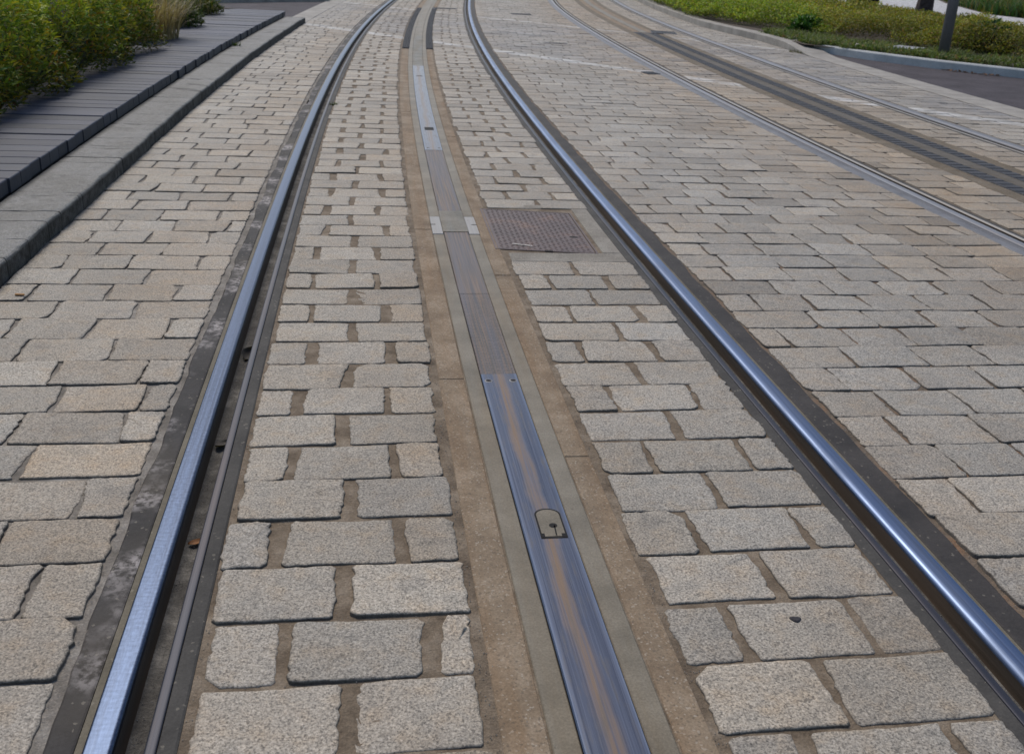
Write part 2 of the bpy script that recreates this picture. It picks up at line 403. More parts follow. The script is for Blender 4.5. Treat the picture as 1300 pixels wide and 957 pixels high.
M["block"] = mat_concrete("junction_block", [(0.15, 0.15, 0.135), (0.21, 0.205, 0.185), (0.26, 0.25, 0.23)], (0.85, 0.66, 0.45), 0.0005, False)
M["bracket"] = mat_steel("galvanised_bracket", (0.25, 0.245, 0.24), (0.55, 0.7), metal=0.2)
M["head"] = mat_steel("rail_head_polished", (0.125, 0.165, 0.262), (0.31, 0.48), wear=1.0)
M["head_hatch"] = mat_steel("rail_head_milled", (0.046, 0.063, 0.106), (0.27, 0.40), hatch=0.42)
M["head_dull"] = mat_steel("rail_head_dull", (0.20, 0.205, 0.225), (0.5, 0.65), brown=0.2, metal=0.35)
M["flank"] = mat_steel("rail_flank", (0.045, 0.034, 0.024), (0.5, 0.7), brown=0.25, metal=0.3)
M["lip"] = mat_steel("guard_lip_steel", (0.024, 0.026, 0.038), (0.42, 0.58), brown=0.12, metal=0.55)
M["lip_pale"] = mat_steel("pale_lip_steel", (0.30, 0.285, 0.265), (0.5, 0.65), brown=0.25, metal=0.2)
M["grit"] = mat_mortar("groove_grit", (0.034, 0.031, 0.029), (0.075, 0.07, 0.064), (0.20, 0.187, 0.17), paint=False, bump=1.0)
M["rubber"] = mat_rubber("rail_jacket_rubber", (0.022, 0.020, 0.020), (0.052, 0.046, 0.043), 0.0)
M["jacket_grey"] = mat_rubber("grey_jacket", (0.115, 0.118, 0.128), (0.19, 0.19, 0.20), 0.0, 0.6)
M["rubber_worn"] = mat_rubber("rail_jacket_worn", (0.016, 0.015, 0.016), (0.045, 0.042, 0.042), 1.0)
M["rubber_inner"] = mat_rubber("inner_jacket_rubber", (0.034, 0.032, 0.030), (0.072, 0.067, 0.061), 0.0, 0.8)
M["seal"] = mat_rubber("seal_strip", (0.09, 0.078, 0.055), (0.16, 0.14, 0.105), 0.0, 0.75)
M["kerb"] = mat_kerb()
M["kerb_pale"] = mat_plain_noise("pale_kerb_concrete", [(0.3, (0.32, 0.33, 0.325)), (0.7, (0.46, 0.47, 0.465))], 5)
M["kerb_flush"] = mat_plain_noise("flush_kerb_granite", [(0.3, (0.2, 0.185, 0.165)), (0.7, (0.36, 0.335, 0.30))], 4, fine=170)
M["asphalt"] = mat_plain_noise("path_asphalt", [(0.3, (0.036, 0.031, 0.036)), (0.7, (0.078, 0.067, 0.076))], 3, 0.9, 1.0, 0.008, 0.3, 55)
M["soil"] = mat_plain_noise("bare_soil", [(0.3, (0.055, 0.042, 0.034)), (0.5, (0.10, 0.082, 0.068)), (0.7, (0.15, 0.128, 0.112))], 7, 0.95, 1.0, 0.02, 0.2, 60)
M["ground"] = mat_plain_noise("open_ground", [(0.3, (0.07, 0.075, 0.045)), (0.7, (0.12, 0.12, 0.08))], 0.6, 0.95, 0.5, 0.02, 0.2, 20)
M["paving_beige"] = mat_plain_noise("beige_paving", [(0.3, (0.25, 0.22, 0.19)), (0.7, (0.36, 0.33, 0.29))], 3)
M["gravel"] = mat_plain_noise("white_gravel", [(0.35, (0.30, 0.29, 0.29)), (0.55, (0.55, 0.54, 0.54)), (0.7, (0.72, 0.71, 0.70))], 9, 0.9, 1.0, 0.03, 0.3, 40)
M["post"] = mat_plain_noise("post_paint", [(0.3, (0.115, 0.115, 0.130)), (0.7, (0.145, 0.145, 0.162))], 6, 0.45, 0.1, 0.001, 0.5, 200)
M["black"] = mat_plain_noise("dark_void", [(0.3, (0.008, 0.008, 0.008)), (0.7, (0.016, 0.015, 0.014))], 30, 0.9, 0.2)
M["cast"] = mat_plain_noise("cast_iron_cover", [(0.3, (0.044, 0.023, 0.021)), (0.55, (0.072, 0.039, 0.034)), (0.75, (0.17, 0.08, 0.04))], 6, 0.55, 0.4, 0.001, 0.5, 300)
M["slab"] = mat_plain_noise("concrete_slab", [(0.3, (0.24, 0.25, 0.27)), (0.7, (0.36, 0.37, 0.39))], 6)
M["leaf"] = mat_leaf("hedge_leaf"); M["grass"] = mat_leaf("grass_blade", 0.6, 0.3); M["dry"] = mat_leaf("dry_leaf", 0.75, 0.15)
M["bark"] = mat_plain_noise("bark", [(0.3, (0.035, 0.026, 0.026)), (0.7, (0.085, 0.066, 0.064))], 14, 0.9, 1.0, 0.02, 0.2, 50)
M["rib"] = mat_rubber("ribbed_rubber", (0.03, 0.031, 0.036), (0.06, 0.06, 0.066), 0.0, 0.65)
M["butt"] = mat_plain_noise("orange_filter_paper", [(0.3, (0.42, 0.2, 0.07)), (0.7, (0.58, 0.32, 0.14))], 60)
M["white_scuff"] = mat_plain_noise("white_scuff", [(0.3, (0.34, 0.31, 0.28)), (0.7, (0.55, 0.52, 0.48))], 80)
M["gum"] = mat_plain_noise("old_gum", [(0.3, (0.025, 0.022, 0.025)), (0.7, (0.05, 0.045, 0.05))], 200)
M["deck"] = None

def mat_deck():
    t = NT("slate_grey_boards"); col, ch = t.attr(); co = t.coord("Object")
    g = t.noise(t.coord("UV", (90, 2.5, 1)), 1.0, 4, 0.6)
    b = t.mix(1.0, (0.038, 0.046, 0.070), t.ramp(g, [(0.25, 0.72), (0.5, 1.0), (0.75, 1.25)]), "MULTIPLY")
    b = t.mix(1.0, b, col, "MULTIPLY")
    b = t.mix(t.mapr(t.noise(co, 5, 5), 0.5, 0.75, 0, 0.35), b, (0.10, 0.098, 0.10))
    b = t.mix(t.mapr(t.sep(co)[2], 0.127, 0.120, 0, 0.6), b, (0.016, 0.017, 0.019))  # board edge faces coloured darker below the top, shade put into the colour
    h = t.math("ADD", g, t.math("MULTIPLY", t.noise(co, 120, 3), 0.5))
    return t.done(b, 0.66, 0, t.bump(h, 0.35, 0.002), 0.3)
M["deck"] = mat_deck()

# ------------------------------------------------------------------ ground sheet reaching the horizon
def ground_sheet():
    V = [(0, 10, -0.16)]; F = []
    rings = [6, 20, 60, 180, 500]; n = 64
    for r in rings:
        for k in range(n):
            a = 2 * math.pi * k / n; V.append((r * math.cos(a), 10 + r * math.sin(a), -0.16))
    for k in range(n): F.append([0, 1 + k, 1 + (k + 1) % n])
    for q in range(len(rings) - 1):
        for k in range(n):
            a = 1 + q * n; b = a + n; F.append([a + k, b + k, b + (k + 1) % n, a + (k + 1) % n])
    return struct(mesh_obj("ground", V, F, M["ground"]))
ground_sheet()

# ------------------------------------------------------------------ cobbles
SMAX = 34.0
class Stones:
    def __init__(self): self.V = []; self.F = []; self.C = []; self.nv = 0
    def add(self, tr, c, tint, dist, chip=0.07):
        """c: 4 corners (s,d) in order near-left, near-right, far-right, far-left"""
        c = np.asarray(c, float)
        e = c[1] - c[0]; w = np.hypot(*e); g = c[3] - c[0]; hgt = np.hypot(*g)
        if w < 0.018 or hgt < 0.03: return
        n = 13 if dist < 2.6 else 9 if dist < 4.2 else 5 if dist < 8 else 2
        amp = 0.0026 if dist < 8 else 0.0015
        pts = []
        cr = [min(0.3 * min(w, hgt), abs(rng.normal(0.0025, 0.003)) + 0.0025 + (rng.random() < chip and dist < 4.5) * rng.uniform(0.006, 0.022)) for _ in range(4)]
        for k in range(4):
            p, q = c[k], c[(k + 1) % 4]; L = np.hypot(*(q - p)); dirv = (q - p) / L
            nrm = np.array([dirv[1], -dirv[0]])
            a, b = cr[k] / L, 1 - cr[(k + 1) % 4] / L
            tt = np.linspace(a, b, n)
            wob = np.cumsum(rng.normal(0, 1, n)); wob -= np.linspace(wob[0], wob[-1], n); wob = wob / (np.sqrt(n) + 1e-6) * amp * (0.9 if k in (0, 2) else 1.8)
            wob += rng.normal(0, amp * (0.2 if k in (0, 2) else 0.55), n)
            bow = rng.normal(0.0, 0.0017) * np.sin(np.linspace(0, math.pi, n)) if dist < 8 else 0
            wob = wob + bow
            for i in range(n): pts.append(p + dirv * L * tt[i] + nrm * wob[i])
        P = np.array(pts); m = len(P); cen = P.mean(0)
        def inset(dd):
            v = cen - P; L = np.hypot(v[:, 0], v[:, 1])[:, None]
            return P + v / L * np.minimum(dd * (1.2 if np.isscalar(dd) else 1), L * 0.8)
        h0 = rng.normal(0, 0.0010); tx, ty = rng.normal(0, 0.011 if dist < 5 else 0.006), rng.normal(0, 0.009 if dist < 5 else 0.005)
        def top(Q, z, j): return z + h0 + (Q[:, 0] - cen[0]) * ty + (Q[:, 1] - cen[1]) * tx + rng.normal(0, j, len(Q))
        if dist < 4.2:
            rings = [(inset(-0.001), -0.03, 0), (P, -0.0032, 0.0004), (inset(0.0012), -0.0008, 0.0004), (inset(0.0045), -0.0001, 0.0004), (inset(0.010), 0.0002, 0.0005), (inset(0.028), 0.0005, 0.0006)]
        elif dist < 8:
            rings = [(P, -0.025, 0), (P, -0.0035, 0.0003), (inset(0.003), -0.0001, 0.0003), (inset(0.011), 0.0001, 0.0004)]
        else:
            rings = [(P, -0.02, 0), (P, -0.0035, 0), (inset(0.004), 0.0, 0), (inset(0.013), 0.0002, 0)]
        base = self.nv
        for Q, z, j in rings:
            x, y = tr.pos(Q[:, 0], Q[:, 1])
            zz = np.full(m, z) if z < -0.01 else top(Q, z, j)
            self.V.append(np.stack([x, y, zz], 1))
        x, y = tr.pos(cen[0], cen[1])
        self.V.append(np.array([[x, y, 0.0007 + h0]]))
        nr = len(rings); ctr = base + nr * m
        for r in range(nr - 1):
            a = base + r * m
            for i in range(m):
                j = (i + 1) % m; self.F.append([a + i, a + j, a + m + j, a + m + i])
        a = base + (nr - 1) * m
        for i in range(m): self.F.append([a + i, a + (i + 1) % m, ctr])
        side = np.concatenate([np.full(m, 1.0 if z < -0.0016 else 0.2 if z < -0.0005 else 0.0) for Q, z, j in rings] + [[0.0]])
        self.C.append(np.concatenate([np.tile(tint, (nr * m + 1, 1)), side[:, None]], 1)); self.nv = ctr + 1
    def build(self, name):
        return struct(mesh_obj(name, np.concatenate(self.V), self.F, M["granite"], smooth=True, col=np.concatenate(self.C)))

CAMP = np.array([0, 0, 1.0945])
def cdist(tr, s, d):
    x, y = tr.pos(s, d); return math.hypot(float(x), float(y)) if y > -0.5 else 6.0

def tint_for(tr, s, d, rust=0.0, blue=0.3):
    b = float(np.clip(rng.normal(0.5, 0.15), 0.05, 1.0))
    return (b, float(np.clip(rust + rng.normal(0, 0.07), 0, 1)), float(np.clip(rng.normal(blue, 0.14), 0, 1)))

def row_walls(st, tr, s, ph, lo, hi, gap_r, gap_s, first, pitch, rust, blue, full=0.208, jl=0.0, jit=0.009):
    """one course of stones across the strip [lo, hi]"""
    h = pitch
    s0, s1 = s + gap_r / 2 + rng.normal(0, 0.0016), s + h - gap_r / 2 + rng.normal(0, 0.0016)
    d = lo; k = 0
    hi0 = hi(s0) if callable(hi) else hi; hi1 = hi(s1) if callable(hi) else hi
    while d < min(hi0, hi1) - 0.03:
        L = (first if k == 0 else full) + rng.normal(0, jit)
        e = d + L
        gs = gap_s * rng.uniform(0.65, 1.4)
        left = min(hi0, hi1) - e - gs
        last = left < (0.035 if hi0 - lo < 0.5 else 0.055)
        sk = rng.normal(0, 0.004)
        e0, e1 = (hi0, hi1) if last else (e + sk, e - sk)
        sl = rng.normal(0, 0.003) if k else 0
        dd = cdist(tr, s, (d + e) / 2)
        xg = float(np.clip((dd - 3.2) * 0.0010, 0, 0.008)) / 2
        t = s0 + rng.normal(0, 0.0012); u = s1 + rng.normal(0, 0.0012)
        t += xg; u -= xg * 0.4
        st.add(tr, [(t, d + sl), (t + rng.normal(0, 0.0014), e0), (u + rng.normal(0, 0.0014), e1), (u, d - sl)], tint_for(tr, s, d, rust((d + e) / 2, s), blue), dd)
        if last: break
        d = e + gs; k += 1

ROW = 0.160
def fill(name, tr, lo, hi, phase, s0, s1, gap_r, gap_s, mode, rust, blue=0.3, skip=None):
    st = Stones(); k0 = int(math.floor((s0 - phase) / ROW)); k1 = int(math.ceil((s1 - phase) / ROW))
    for k in range(k0, k1):
        s = phase + k * ROW
        if skip and skip(s): continue
        if mode == "pair":                      # half-full-half courses alternate with two full stones
            w = hi - lo
            if k % 2 == 0: full = 0.208; first = (w - full - 2 * gap_s) / 2
            else: full = (w - gap_s) / 2 - 0.004; first = full
            row_walls(st, tr, s, 0, lo + rng.normal(0, 0.004), hi + rng.normal(0, 0.004), gap_r, gap_s, first, ROW, rust, blue, full)
        else:
            first = (0.115 if k % 2 == 0 else 0.205) + rng.normal(0, 0.014)
            row_walls(st, tr, s, 0, lo + rng.normal(0, 0.003), hi, gap_r, gap_s, first, ROW, rust, blue, 0.213, jit=0.012)
    return st.build(name)

def near(d, a, w): return max(0.0, 1 - abs(d - a) / w)
cover_rng = lambda s: 2.56 < s + 0.08 < 3.42
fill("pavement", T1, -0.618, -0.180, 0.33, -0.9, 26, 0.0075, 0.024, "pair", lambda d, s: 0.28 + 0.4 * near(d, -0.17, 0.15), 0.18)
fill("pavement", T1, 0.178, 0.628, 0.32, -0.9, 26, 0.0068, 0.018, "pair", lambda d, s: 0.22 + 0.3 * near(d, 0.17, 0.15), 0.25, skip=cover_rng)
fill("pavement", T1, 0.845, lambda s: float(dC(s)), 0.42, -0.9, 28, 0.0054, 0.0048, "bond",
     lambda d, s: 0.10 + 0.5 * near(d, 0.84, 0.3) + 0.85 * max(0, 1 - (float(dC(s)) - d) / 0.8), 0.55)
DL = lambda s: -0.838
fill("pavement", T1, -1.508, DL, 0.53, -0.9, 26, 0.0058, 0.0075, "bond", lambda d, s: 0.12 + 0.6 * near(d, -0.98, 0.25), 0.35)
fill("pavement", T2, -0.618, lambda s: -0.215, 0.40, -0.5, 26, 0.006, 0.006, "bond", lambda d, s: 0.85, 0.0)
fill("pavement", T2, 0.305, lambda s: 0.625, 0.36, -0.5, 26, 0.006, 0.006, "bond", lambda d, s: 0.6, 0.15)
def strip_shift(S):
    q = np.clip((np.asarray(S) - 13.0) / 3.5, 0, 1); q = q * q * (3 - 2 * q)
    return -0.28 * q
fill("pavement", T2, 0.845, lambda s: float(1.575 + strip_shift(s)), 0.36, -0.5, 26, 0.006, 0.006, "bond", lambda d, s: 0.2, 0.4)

# bedding between the stones (one sheet per strip, interrupted by the rails)
struct(extrude("pavement_bed", T1, -4, SMAX, [(-1.56, -0.0058), (-0.815, -0.0058)], M["joint_grey"], step=0.2))
struct(extrude("pavement_bed", T1, -4, SMAX, [(-0.628, -0.0042), (-0.08, -0.0042)], M["joint_sand"], step=0.2))
struct(extrude("pavement_bed", T1, -4, SMAX, [(0.09, -0.0042), (0.640, -0.0042)], M["joint_sand"], step=0.2))
struct(extrude("pavement_bed", T2, -4, SMAX, [(-0.626, -0.0058), (-0.16, -0.0058)], M["joint_sand"], step=0.2))
struct(extrude("pavement_bed", T2, -4, SMAX, [(0.26, -0.0058), (0.640, -0.0058)], M["joint_sand"], step=0.2))
struct(extrude("pavement_bed", T2, -4, SMAX, [(0.815, -0.0058), (1.62, -0.0058)], M["joint_grey"], step=0.2))
struct(extrude("pavement_bed", T2, -4, 12.5, [(1.568, -0.0035), (1.604, -0.0035)], M["crack"], step=0.2))
def bed_between():
    S = np.arange(-4, SMAX, 0.2); V = []; F = []
    for s in S:
        for q in np.linspace(0, 1, 5):
            d = 0.815 + (float(dC(s)) + 0.015 - 0.815) * q; x, y = T1.pos(s, d); V.append((float(x), float(y), -0.0058))
    for i in range(len(S) - 1):
        for j in range(4): a = i * 5 + j; F.append([a, a + 1, a + 6, a + 5])
    return struct(mesh_obj("pavement_bed", V, F, M["joint_rust"]))
bed_between()

# concrete collar round the access cover
def collar():
    V, F, UV = [], [], []
    pieces = [(2.565, 2.675, 0.185, 0.628), (3.365, 3.425, 0.185, 0.628), (2.678, 3.362, 0.556, 0.628)]
    for p in pieces: box_td(V, F, UV, T1, p[0], p[1], p[2], p[3], -0.05, -0.0012, 0.002, 3)
    return struct(mesh_obj("pavement_collar", V, F, M["concrete_grey"], uv=UV))
collar()

# ------------------------------------------------------------------ running rails
def running_rail(tr, side, s0, s1, label, head_mat, jw=0.060, worn=False, jmat=None, smat=None, fmat=None, lmat=None):
    x, y = tr.pos(0, 0.72 * side)
    root = empty("tram_rail", (float(x), float(y), 0), label, "rail", "tram rails set in the cobbles")
    def P(pr):
        pr = [(side * d, z) for d, z in pr]
        return pr if side > 0 else pr[::-1]
    st = 0.1
    hp = [(0.7152, -0.0045), (0.7160, -0.0010), (0.7178, 0.0020), (0.7205, 0.0043), (0.7245, 0.0058), (0.730, 0.0064), (0.740, 0.0065), (0.7535, 0.0063), (0.7560, 0.0058), (0.7582, 0.0036), (0.7593, -0.004), (0.7596, -0.02)]
    extrude("rail_head", tr, s0, s1, P(hp if (side > 0 and tr is T1) else [(0.7155, -0.0035), (0.7162, 0.0010), (0.7180, 0.0042), (0.7200, 0.0057), (0.7225, 0.0063), (0.7240, 0.0064), (0.740, 0.0064), (0.7540, 0.0064), (0.7556, 0.0062), (0.7575, 0.0050), (0.7588, 0.0025), (0.7595, -0.004), (0.7598, -0.02)]), head_mat, root, st, True)
    extrude("rail_flank", tr, s0, s1, P([(0.700, -0.0445), (0.7065, -0.040), (0.7105, -0.030), (0.7155, -0.0035)]), M["flank"], root, st, True)
    extrude("groove_floor", tr, s0, s1, P([(0.676, -0.038), (0.682, -0.0345), (0.692, -0.036), (0.7095, -0.033)]), fmat or M["grit"], root, st)
    extrude("guard_lip", tr, s0, s1, P([(0.6565, -0.03), (0.6568, -0.003), (0.6576, -0.0002), (0.6592, 0.0004), (0.664, 0.0005), (0.6712, 0.0004), (0.6736, -0.0004), (0.6748, -0.003)]), lmat or M["lip"], root, st, True)
    extrude("groove_wall", tr, s0, s1, P([(0.6748, -0.003), (0.6758, -0.012), (0.677, -0.042)]), M["flank"], root, st, True)
    extrude("inner_jacket", tr, s0, s1, P([(0.628, -0.03), (0.6285, -0.0035), (0.632, -0.0014), (0.645, -0.0007), (0.6552, -0.0007), (0.6563, -0.002), (0.6564, -0.02)]), M["rubber_inner"], root, st)
    oi = [4, 5, 6] if side > 0 else [0, 1, 2]
    extrude("seal_strip", tr, s0, s1, P([(0.7600, -0.02), (0.7605, -0.0022), (0.7715, -0.0028), (0.772, -0.02)]), smat or M["seal"], root, st)
    extrude("outer_jacket", tr, s0, s1, P([(0.7722, -0.02), (0.773, -0.0035), (0.7765, -0.0022), (0.80, -0.0030), (0.771 + jw - 0.004, -0.0026), (0.771 + jw, -0.0055), (0.7715 + jw, -0.03)]), jmat or (M["rubber_worn"] if worn else M["rubber"]), root, 0.04, ragged=(oi, 0.0035))
    return root
running_rail(T1, -1, -3, SMAX, "left rail of the near track, cross-hatched blue head with grit lying in its groove", M["head_hatch"], 0.050, True)
running_rail(T1, 1, -3, SMAX, "right rail of the near track, smooth bright blue head beside a wide dark rubber band", M["head"], 0.064)
running_rail(T2, -1, -3, SMAX, "first rail of the far track, dull grey head with its groove on the far side", M["head_dull"], 0.055, False, M["jacket_grey"], M["jacket_grey"], M["flank"], M["lip_pale"])
running_rail(T2, 1, -3, SMAX, "outermost rail of the far track, running close to the right-hand kerb", M["head_dull"], 0.055, False, M["jacket_grey"], M["jacket_grey"], M["flank"], M["lip_pale"])

# ------------------------------------------------------------------ ground-level power rails between the running rails
def plate(name, tr, s0, s1, c, hw, z, mat, parent, bev=0.002, step=0.1):
    z0 = z - 0.02
    return extrude(name, tr, s0 + 0.0012, s1 - 0.0012, [(c - hw, z0), (c - hw, z - bev), (c - hw + bev, z), (c + hw - bev, z), (c + hw, z - bev), (c + hw, z0)], mat, parent, step)

# near conductor plate carries its own uv centred on the plate so that the smear follows it
def cplate(name, tr, s0, s1, c, hw, z, mat, parent):
    o = plate(name, tr, s0, s1, c, hw, z, mat, parent)
    uvl = o.data.uv_layers[0]
    a = np.zeros(len(o.data.loops) * 2, dtype=np.float32); uvl.data.foreach_get("uv", a); a = a.reshape(-1, 2)
    a[:, 1] -= (c - hw) + 0.018 + hw + 0.0008; uvl.data.foreach_set("uv", a.ravel())
    return o

def disc(V, F, c, r, z, n=18, tr=None, ry=None):
    b = len(V); V.append((c[0], c[1], z))
    for k in range(n):
        a = 2 * math.pi * k / n; V.append((c[0] + r * math.cos(a), c[1] + (ry or r) * math.sin(a), z))
    for k in range(n): F.append([b, b + 1 + k, b + 1 + (k + 1) % n])

def map_local(tr, s, d, pts, z):
    """points (along, across) round (s, d)"""
    a = np.asarray(pts, float); x, y = tr.pos(s + a[:, 0], d + a[:, 1]); return np.stack([x, y, np.full(len(a), z)], 1)

def build_power_rail_near():
    C = 0.0055; x, y = T1.pos(0, C)
    root = empty("power_rail", (float(x), float(y), 0), "flat segmented conductor rail in a brown concrete strip down the middle of the near track", "conductor rail")
    for sgn, d0, d1 in ((-1, -0.161, -0.0895), (1, 0.1005, 0.161)):
        # edge of the concrete is cast in bays, slightly ragged
        s = -3.0
        n = 0
        V, F, UV = [], [], []
        while s < SMAX:
            L = 1.35 if sgn > 0 else 1.5
            box_td(V, F, UV, T1, s, min(s + L - 0.0015, SMAX), d0 + rng.normal(0, 0.0012), d1, -0.05, -0.0025 + rng.normal(0, 0.0006), 0.003, 10)
            s += L
        mesh_obj("concrete_edge", V, F, M["concrete_tan"], root, uv=UV)
    segs = [(-3.0, 2.92), (3.20, SMAX)]
    for sgn in (-1, 1):
        for a, b in segs:
            cc = C + sgn * 0.0722
            extrude("insulating_strip", T1, a + 0.001, b - 0.001, [(cc - 0.0215, -0.03), (cc - 0.0215, -0.0022), (cc - 0.0195, -0.0004), (cc + 0.0195, -0.0004), (cc + 0.0215, -0.0022), (cc + 0.0215, -0.03)], M["strip"], root)
    hw = 0.0495
    c1 = cplate("conductor_plate", T1, -3.0, 1.52, C, hw, 0.0022, M["conductor"], root)
    g = plate("insulating_plate", T1, 1.52, 2.19, C, hw, 0.0012, M["insul_grid"], root); g["label"] = "insulating plate with a fine brick-like grid"
    plate("insulating_plate", T1, 2.19, 2.95, C, hw, 0.0012, M["insul"], root)
    plate("junction_block", T1, 2.95, 3.285, C, hw + 0.002, 0.003, M["block"], root)
    plate("insulating_plate", T1, 3.285, 4.64, C, hw, 0.0012, M["insul"], root)
    c2 = cplate("conductor_plate", T1, 4.64, 8.66, C, hw, 0.0022, M["conductor"], root)
    plate("conductor_plate", T1, 8.66, 11.79, C, hw, 0.0018, M["block"], root)
    plate("conductor_plate", T1, 11.79, SMAX, C, hw, 0.0018, M["strip"], root)
    # galvanised brackets either side of the junction block, each with a slot
    for sgn in (-1, 1):
        V, F, UV = [], [], []
        cc = C + sgn * 0.0735
        box_td(V, F, UV, T1, 2.925, 3.195, cc - 0.0215, cc + 0.0215, -0.02, 0.0008, 0.0015, 2)
        b = mesh_obj("bracket", V, F, M["bracket"], root, uv=UV)
        V, F, UV = [], [], []
        e = cc + sgn * 0.012
        box_td(V, F, UV, T1, 3.062, 3.070, min(e - 0.012 * 1, e + 0.009), max(e - 0.012, e + 0.009), 0.0006, 0.0012)
        mesh_obj("slot", V, F, M["black"], b)
    # joints of the plate show as dark gaps (a dark bed underneath)
    extrude("joint_bed", T1, -3.0, SMAX, [(C - 0.0955, -0.012), (C + 0.0955, -0.012)], M["black"], root, 0.3)
    # two countersunk screws near the end of the near conductor plate, two more on the far one
    for s, dd, par in ((1.474, -0.031, c1), (1.474, 0.036, c1), (4.70, -0.028, c2), (4.70, 0.034, c2)):
        x, y = T1.pos(s, C + dd - 0.002); V, F = [], []
        r = 0.0085
        for q, (rr, z) in enumerate(((r * 1.25, 0.0024), (r, 0.0030), (r * 0.72, 0.0030), (r * 0.5, 0.0026))):
            for k in range(20): a = 2 * math.pi * k / 20; V.append((x + rr * math.cos(a), y + rr * math.sin(a), z))
        for q in range(3):
            for k in range(20): F.append([q * 20 + k, q * 20 + (k + 1) % 20, q * 20 + 20 + (k + 1) % 20, q * 20 + 20 + k])
        F.append([60 + k for k in range(20)])
        mi = [0] * 20 + [1] * 20 + [2] * 20 + [2]
        mesh_obj("screw", V, F, [M["bracket"], M["lip"], M["black"]], par, midx=mi)
    # arched hatch in the near conductor plate
    def arch(s, d, w, h, n=14):
        pts = [(-h / 2, w / 2), (h / 2 - w * 0.42, w / 2)]
        for k in range(1, n): a = math.pi * k / n; pts.append((h / 2 - w * 0.42 + w * 0.42 * math.sin(a), w / 2 * math.cos(a)))
        pts += [(h / 2 - w * 0.42, -w / 2), (-h / 2, -w / 2)]
        return pts
    for s, par, small in ((0.762, c1, False),):
        A = arch(s, C + 0.010, 0.0545, 0.112)
        ho = mesh_obj("hatch", map_local(T1, s, C + 0.010, A, 0.00265), [list(range(len(A)))[::-1]], M["black"], par)
        B = arch(s, C, 0.0475, 0.100)
        B = [(max(p[0], -0.050), p[1]) for p in B]
        o = mesh_obj("hatch_lid", map_local(T1, s + 0.001, C + 0.010, B, 0.0030), [list(range(len(B)))[::-1]], M["strip"], ho)
        # key hole: round hole, slit and two notches at the straight end
        V, F = [], []
        def add(pts, z):
            b = len(V); V.extend(map(tuple, map_local(T1, s, C + 0.010, pts, z))); F.append([b + k for k in range(len(pts))][::-1])
        add([(-0.010 + 0.0085 * math.sin(a), 0.0045 + 0.0085 * math.cos(a)) for a in np.linspace(0, 2 * math.pi, 16, endpoint=False)], 0.0034)
        add([(-0.010, 0.0055), (-0.010, 0.0085), (-0.047, 0.0065), (-0.047, 0.0035)], 0.0034)
        add([(-0.040, 0.016), (-0.040, 0.0255), (-0.053, 0.0255), (-0.053, 0.016)], 0.0034)
        add([(-0.038, -0.0255), (-0.038, -0.0185), (-0.053, -0.0185), (-0.053, -0.0255)], 0.0034)
        for k in range(len(F)): F[k] = F[k]
        mesh_obj("keyhole", V, F, M["black"], ho)
    # slotted hatch in the far plate
    V, F, UV = [], [], []; box_td(V, F, UV, T1, 5.27, 5.37, C - 0.026, C + 0.03, 0.001, 0.0027); hb = mesh_obj("hatch", V, F, M["black"], c2)
    V, F, UV = [], [], []; box_td(V, F, UV, T1, 7.89, 7.93, C - 0.026, C + 0.026, 0.001, 0.0027); mesh_obj("hatch", V, F, M["black"], c2)
    # ribbed rubber either side where the path crosses
    for sgn in (-1, 1):
        cc = C + sgn * 0.128
        V, F, UV = [], [], []
        box_td(V, F, UV, T1, 10.25, 17.2, cc - 0.040, cc + 0.040, -0.03, 0.002, 0.003, 60)
        s = 10.28
        while s < 17.15:
            box_td(V, F, UV, T1, s, s + 0.05, cc - 0.037, cc + 0.037, 0.001, 0.010, 0.003); s += 0.1
        mesh_obj("ribbed_strip", V, F, M["rib"], root, uv=UV)
    return root
build_power_rail_near()

def build_power_rail_far():
    C = 0.052; x, y = T2.pos(0, C)
    root = empty("power_rail", (float(x), float(y), 0), "conductor rail of the far track, a grey plate flanked by dark ribbed rubber strips", "conductor rail")
    for sgn in (-1, 1):
        d = sorted((C + sgn * 0.157, C + sgn * 0.262))
        extrude("concrete_edge", T2, -3, SMAX, [(d[0], -0.05), (d[0], -0.004), (d[0] + 0.003, -0.0015), (d[1] - 0.003, -0.0015), (d[1], -0.004), (d[1], -0.05)], M["concrete_dark"], root)
        V, F, UV = [], [], []
        cc = C + sgn * 0.105
        box_td(V, F, UV, T2, -2.0, 14.2, cc - 0.0505, cc + 0.0505, -0.03, 0.001, 0.003, 160)
        s = -1.95
        while s < 14.1:
            box_td(V, F, UV, T2, s, s + 0.056, cc - 0.049, cc + 0.049, 0.0, 0.0036, 0.0015); s += 0.085
        mesh_obj("ribbed_strip", V, F, M["rib"], root, uv=UV)
        extrude("concrete_edge", T2, 14.2, SMAX, [(cc - 0.051, -0.002), (cc + 0.051, -0.002)], M["concrete_tan"], root)
    plate("conductor_plate", T2, -3, 5.0, C, 0.052, 0.0022, M["strip_dark"], root)
    plate("conductor_plate", T2, 5.0, 14.2, C, 0.052, 0.0022, M["strip_dark"], root)
    plate("conductor_plate", T2, 14.2, SMAX, C, 0.052, 0.0022, M["strip"], root)
    extrude("joint_bed", T2, -3.0, SMAX, [(C - 0.155, -0.014), (C + 0.155, -0.014)], M["black"], root, 0.3)
    return root
build_power_rail_far()

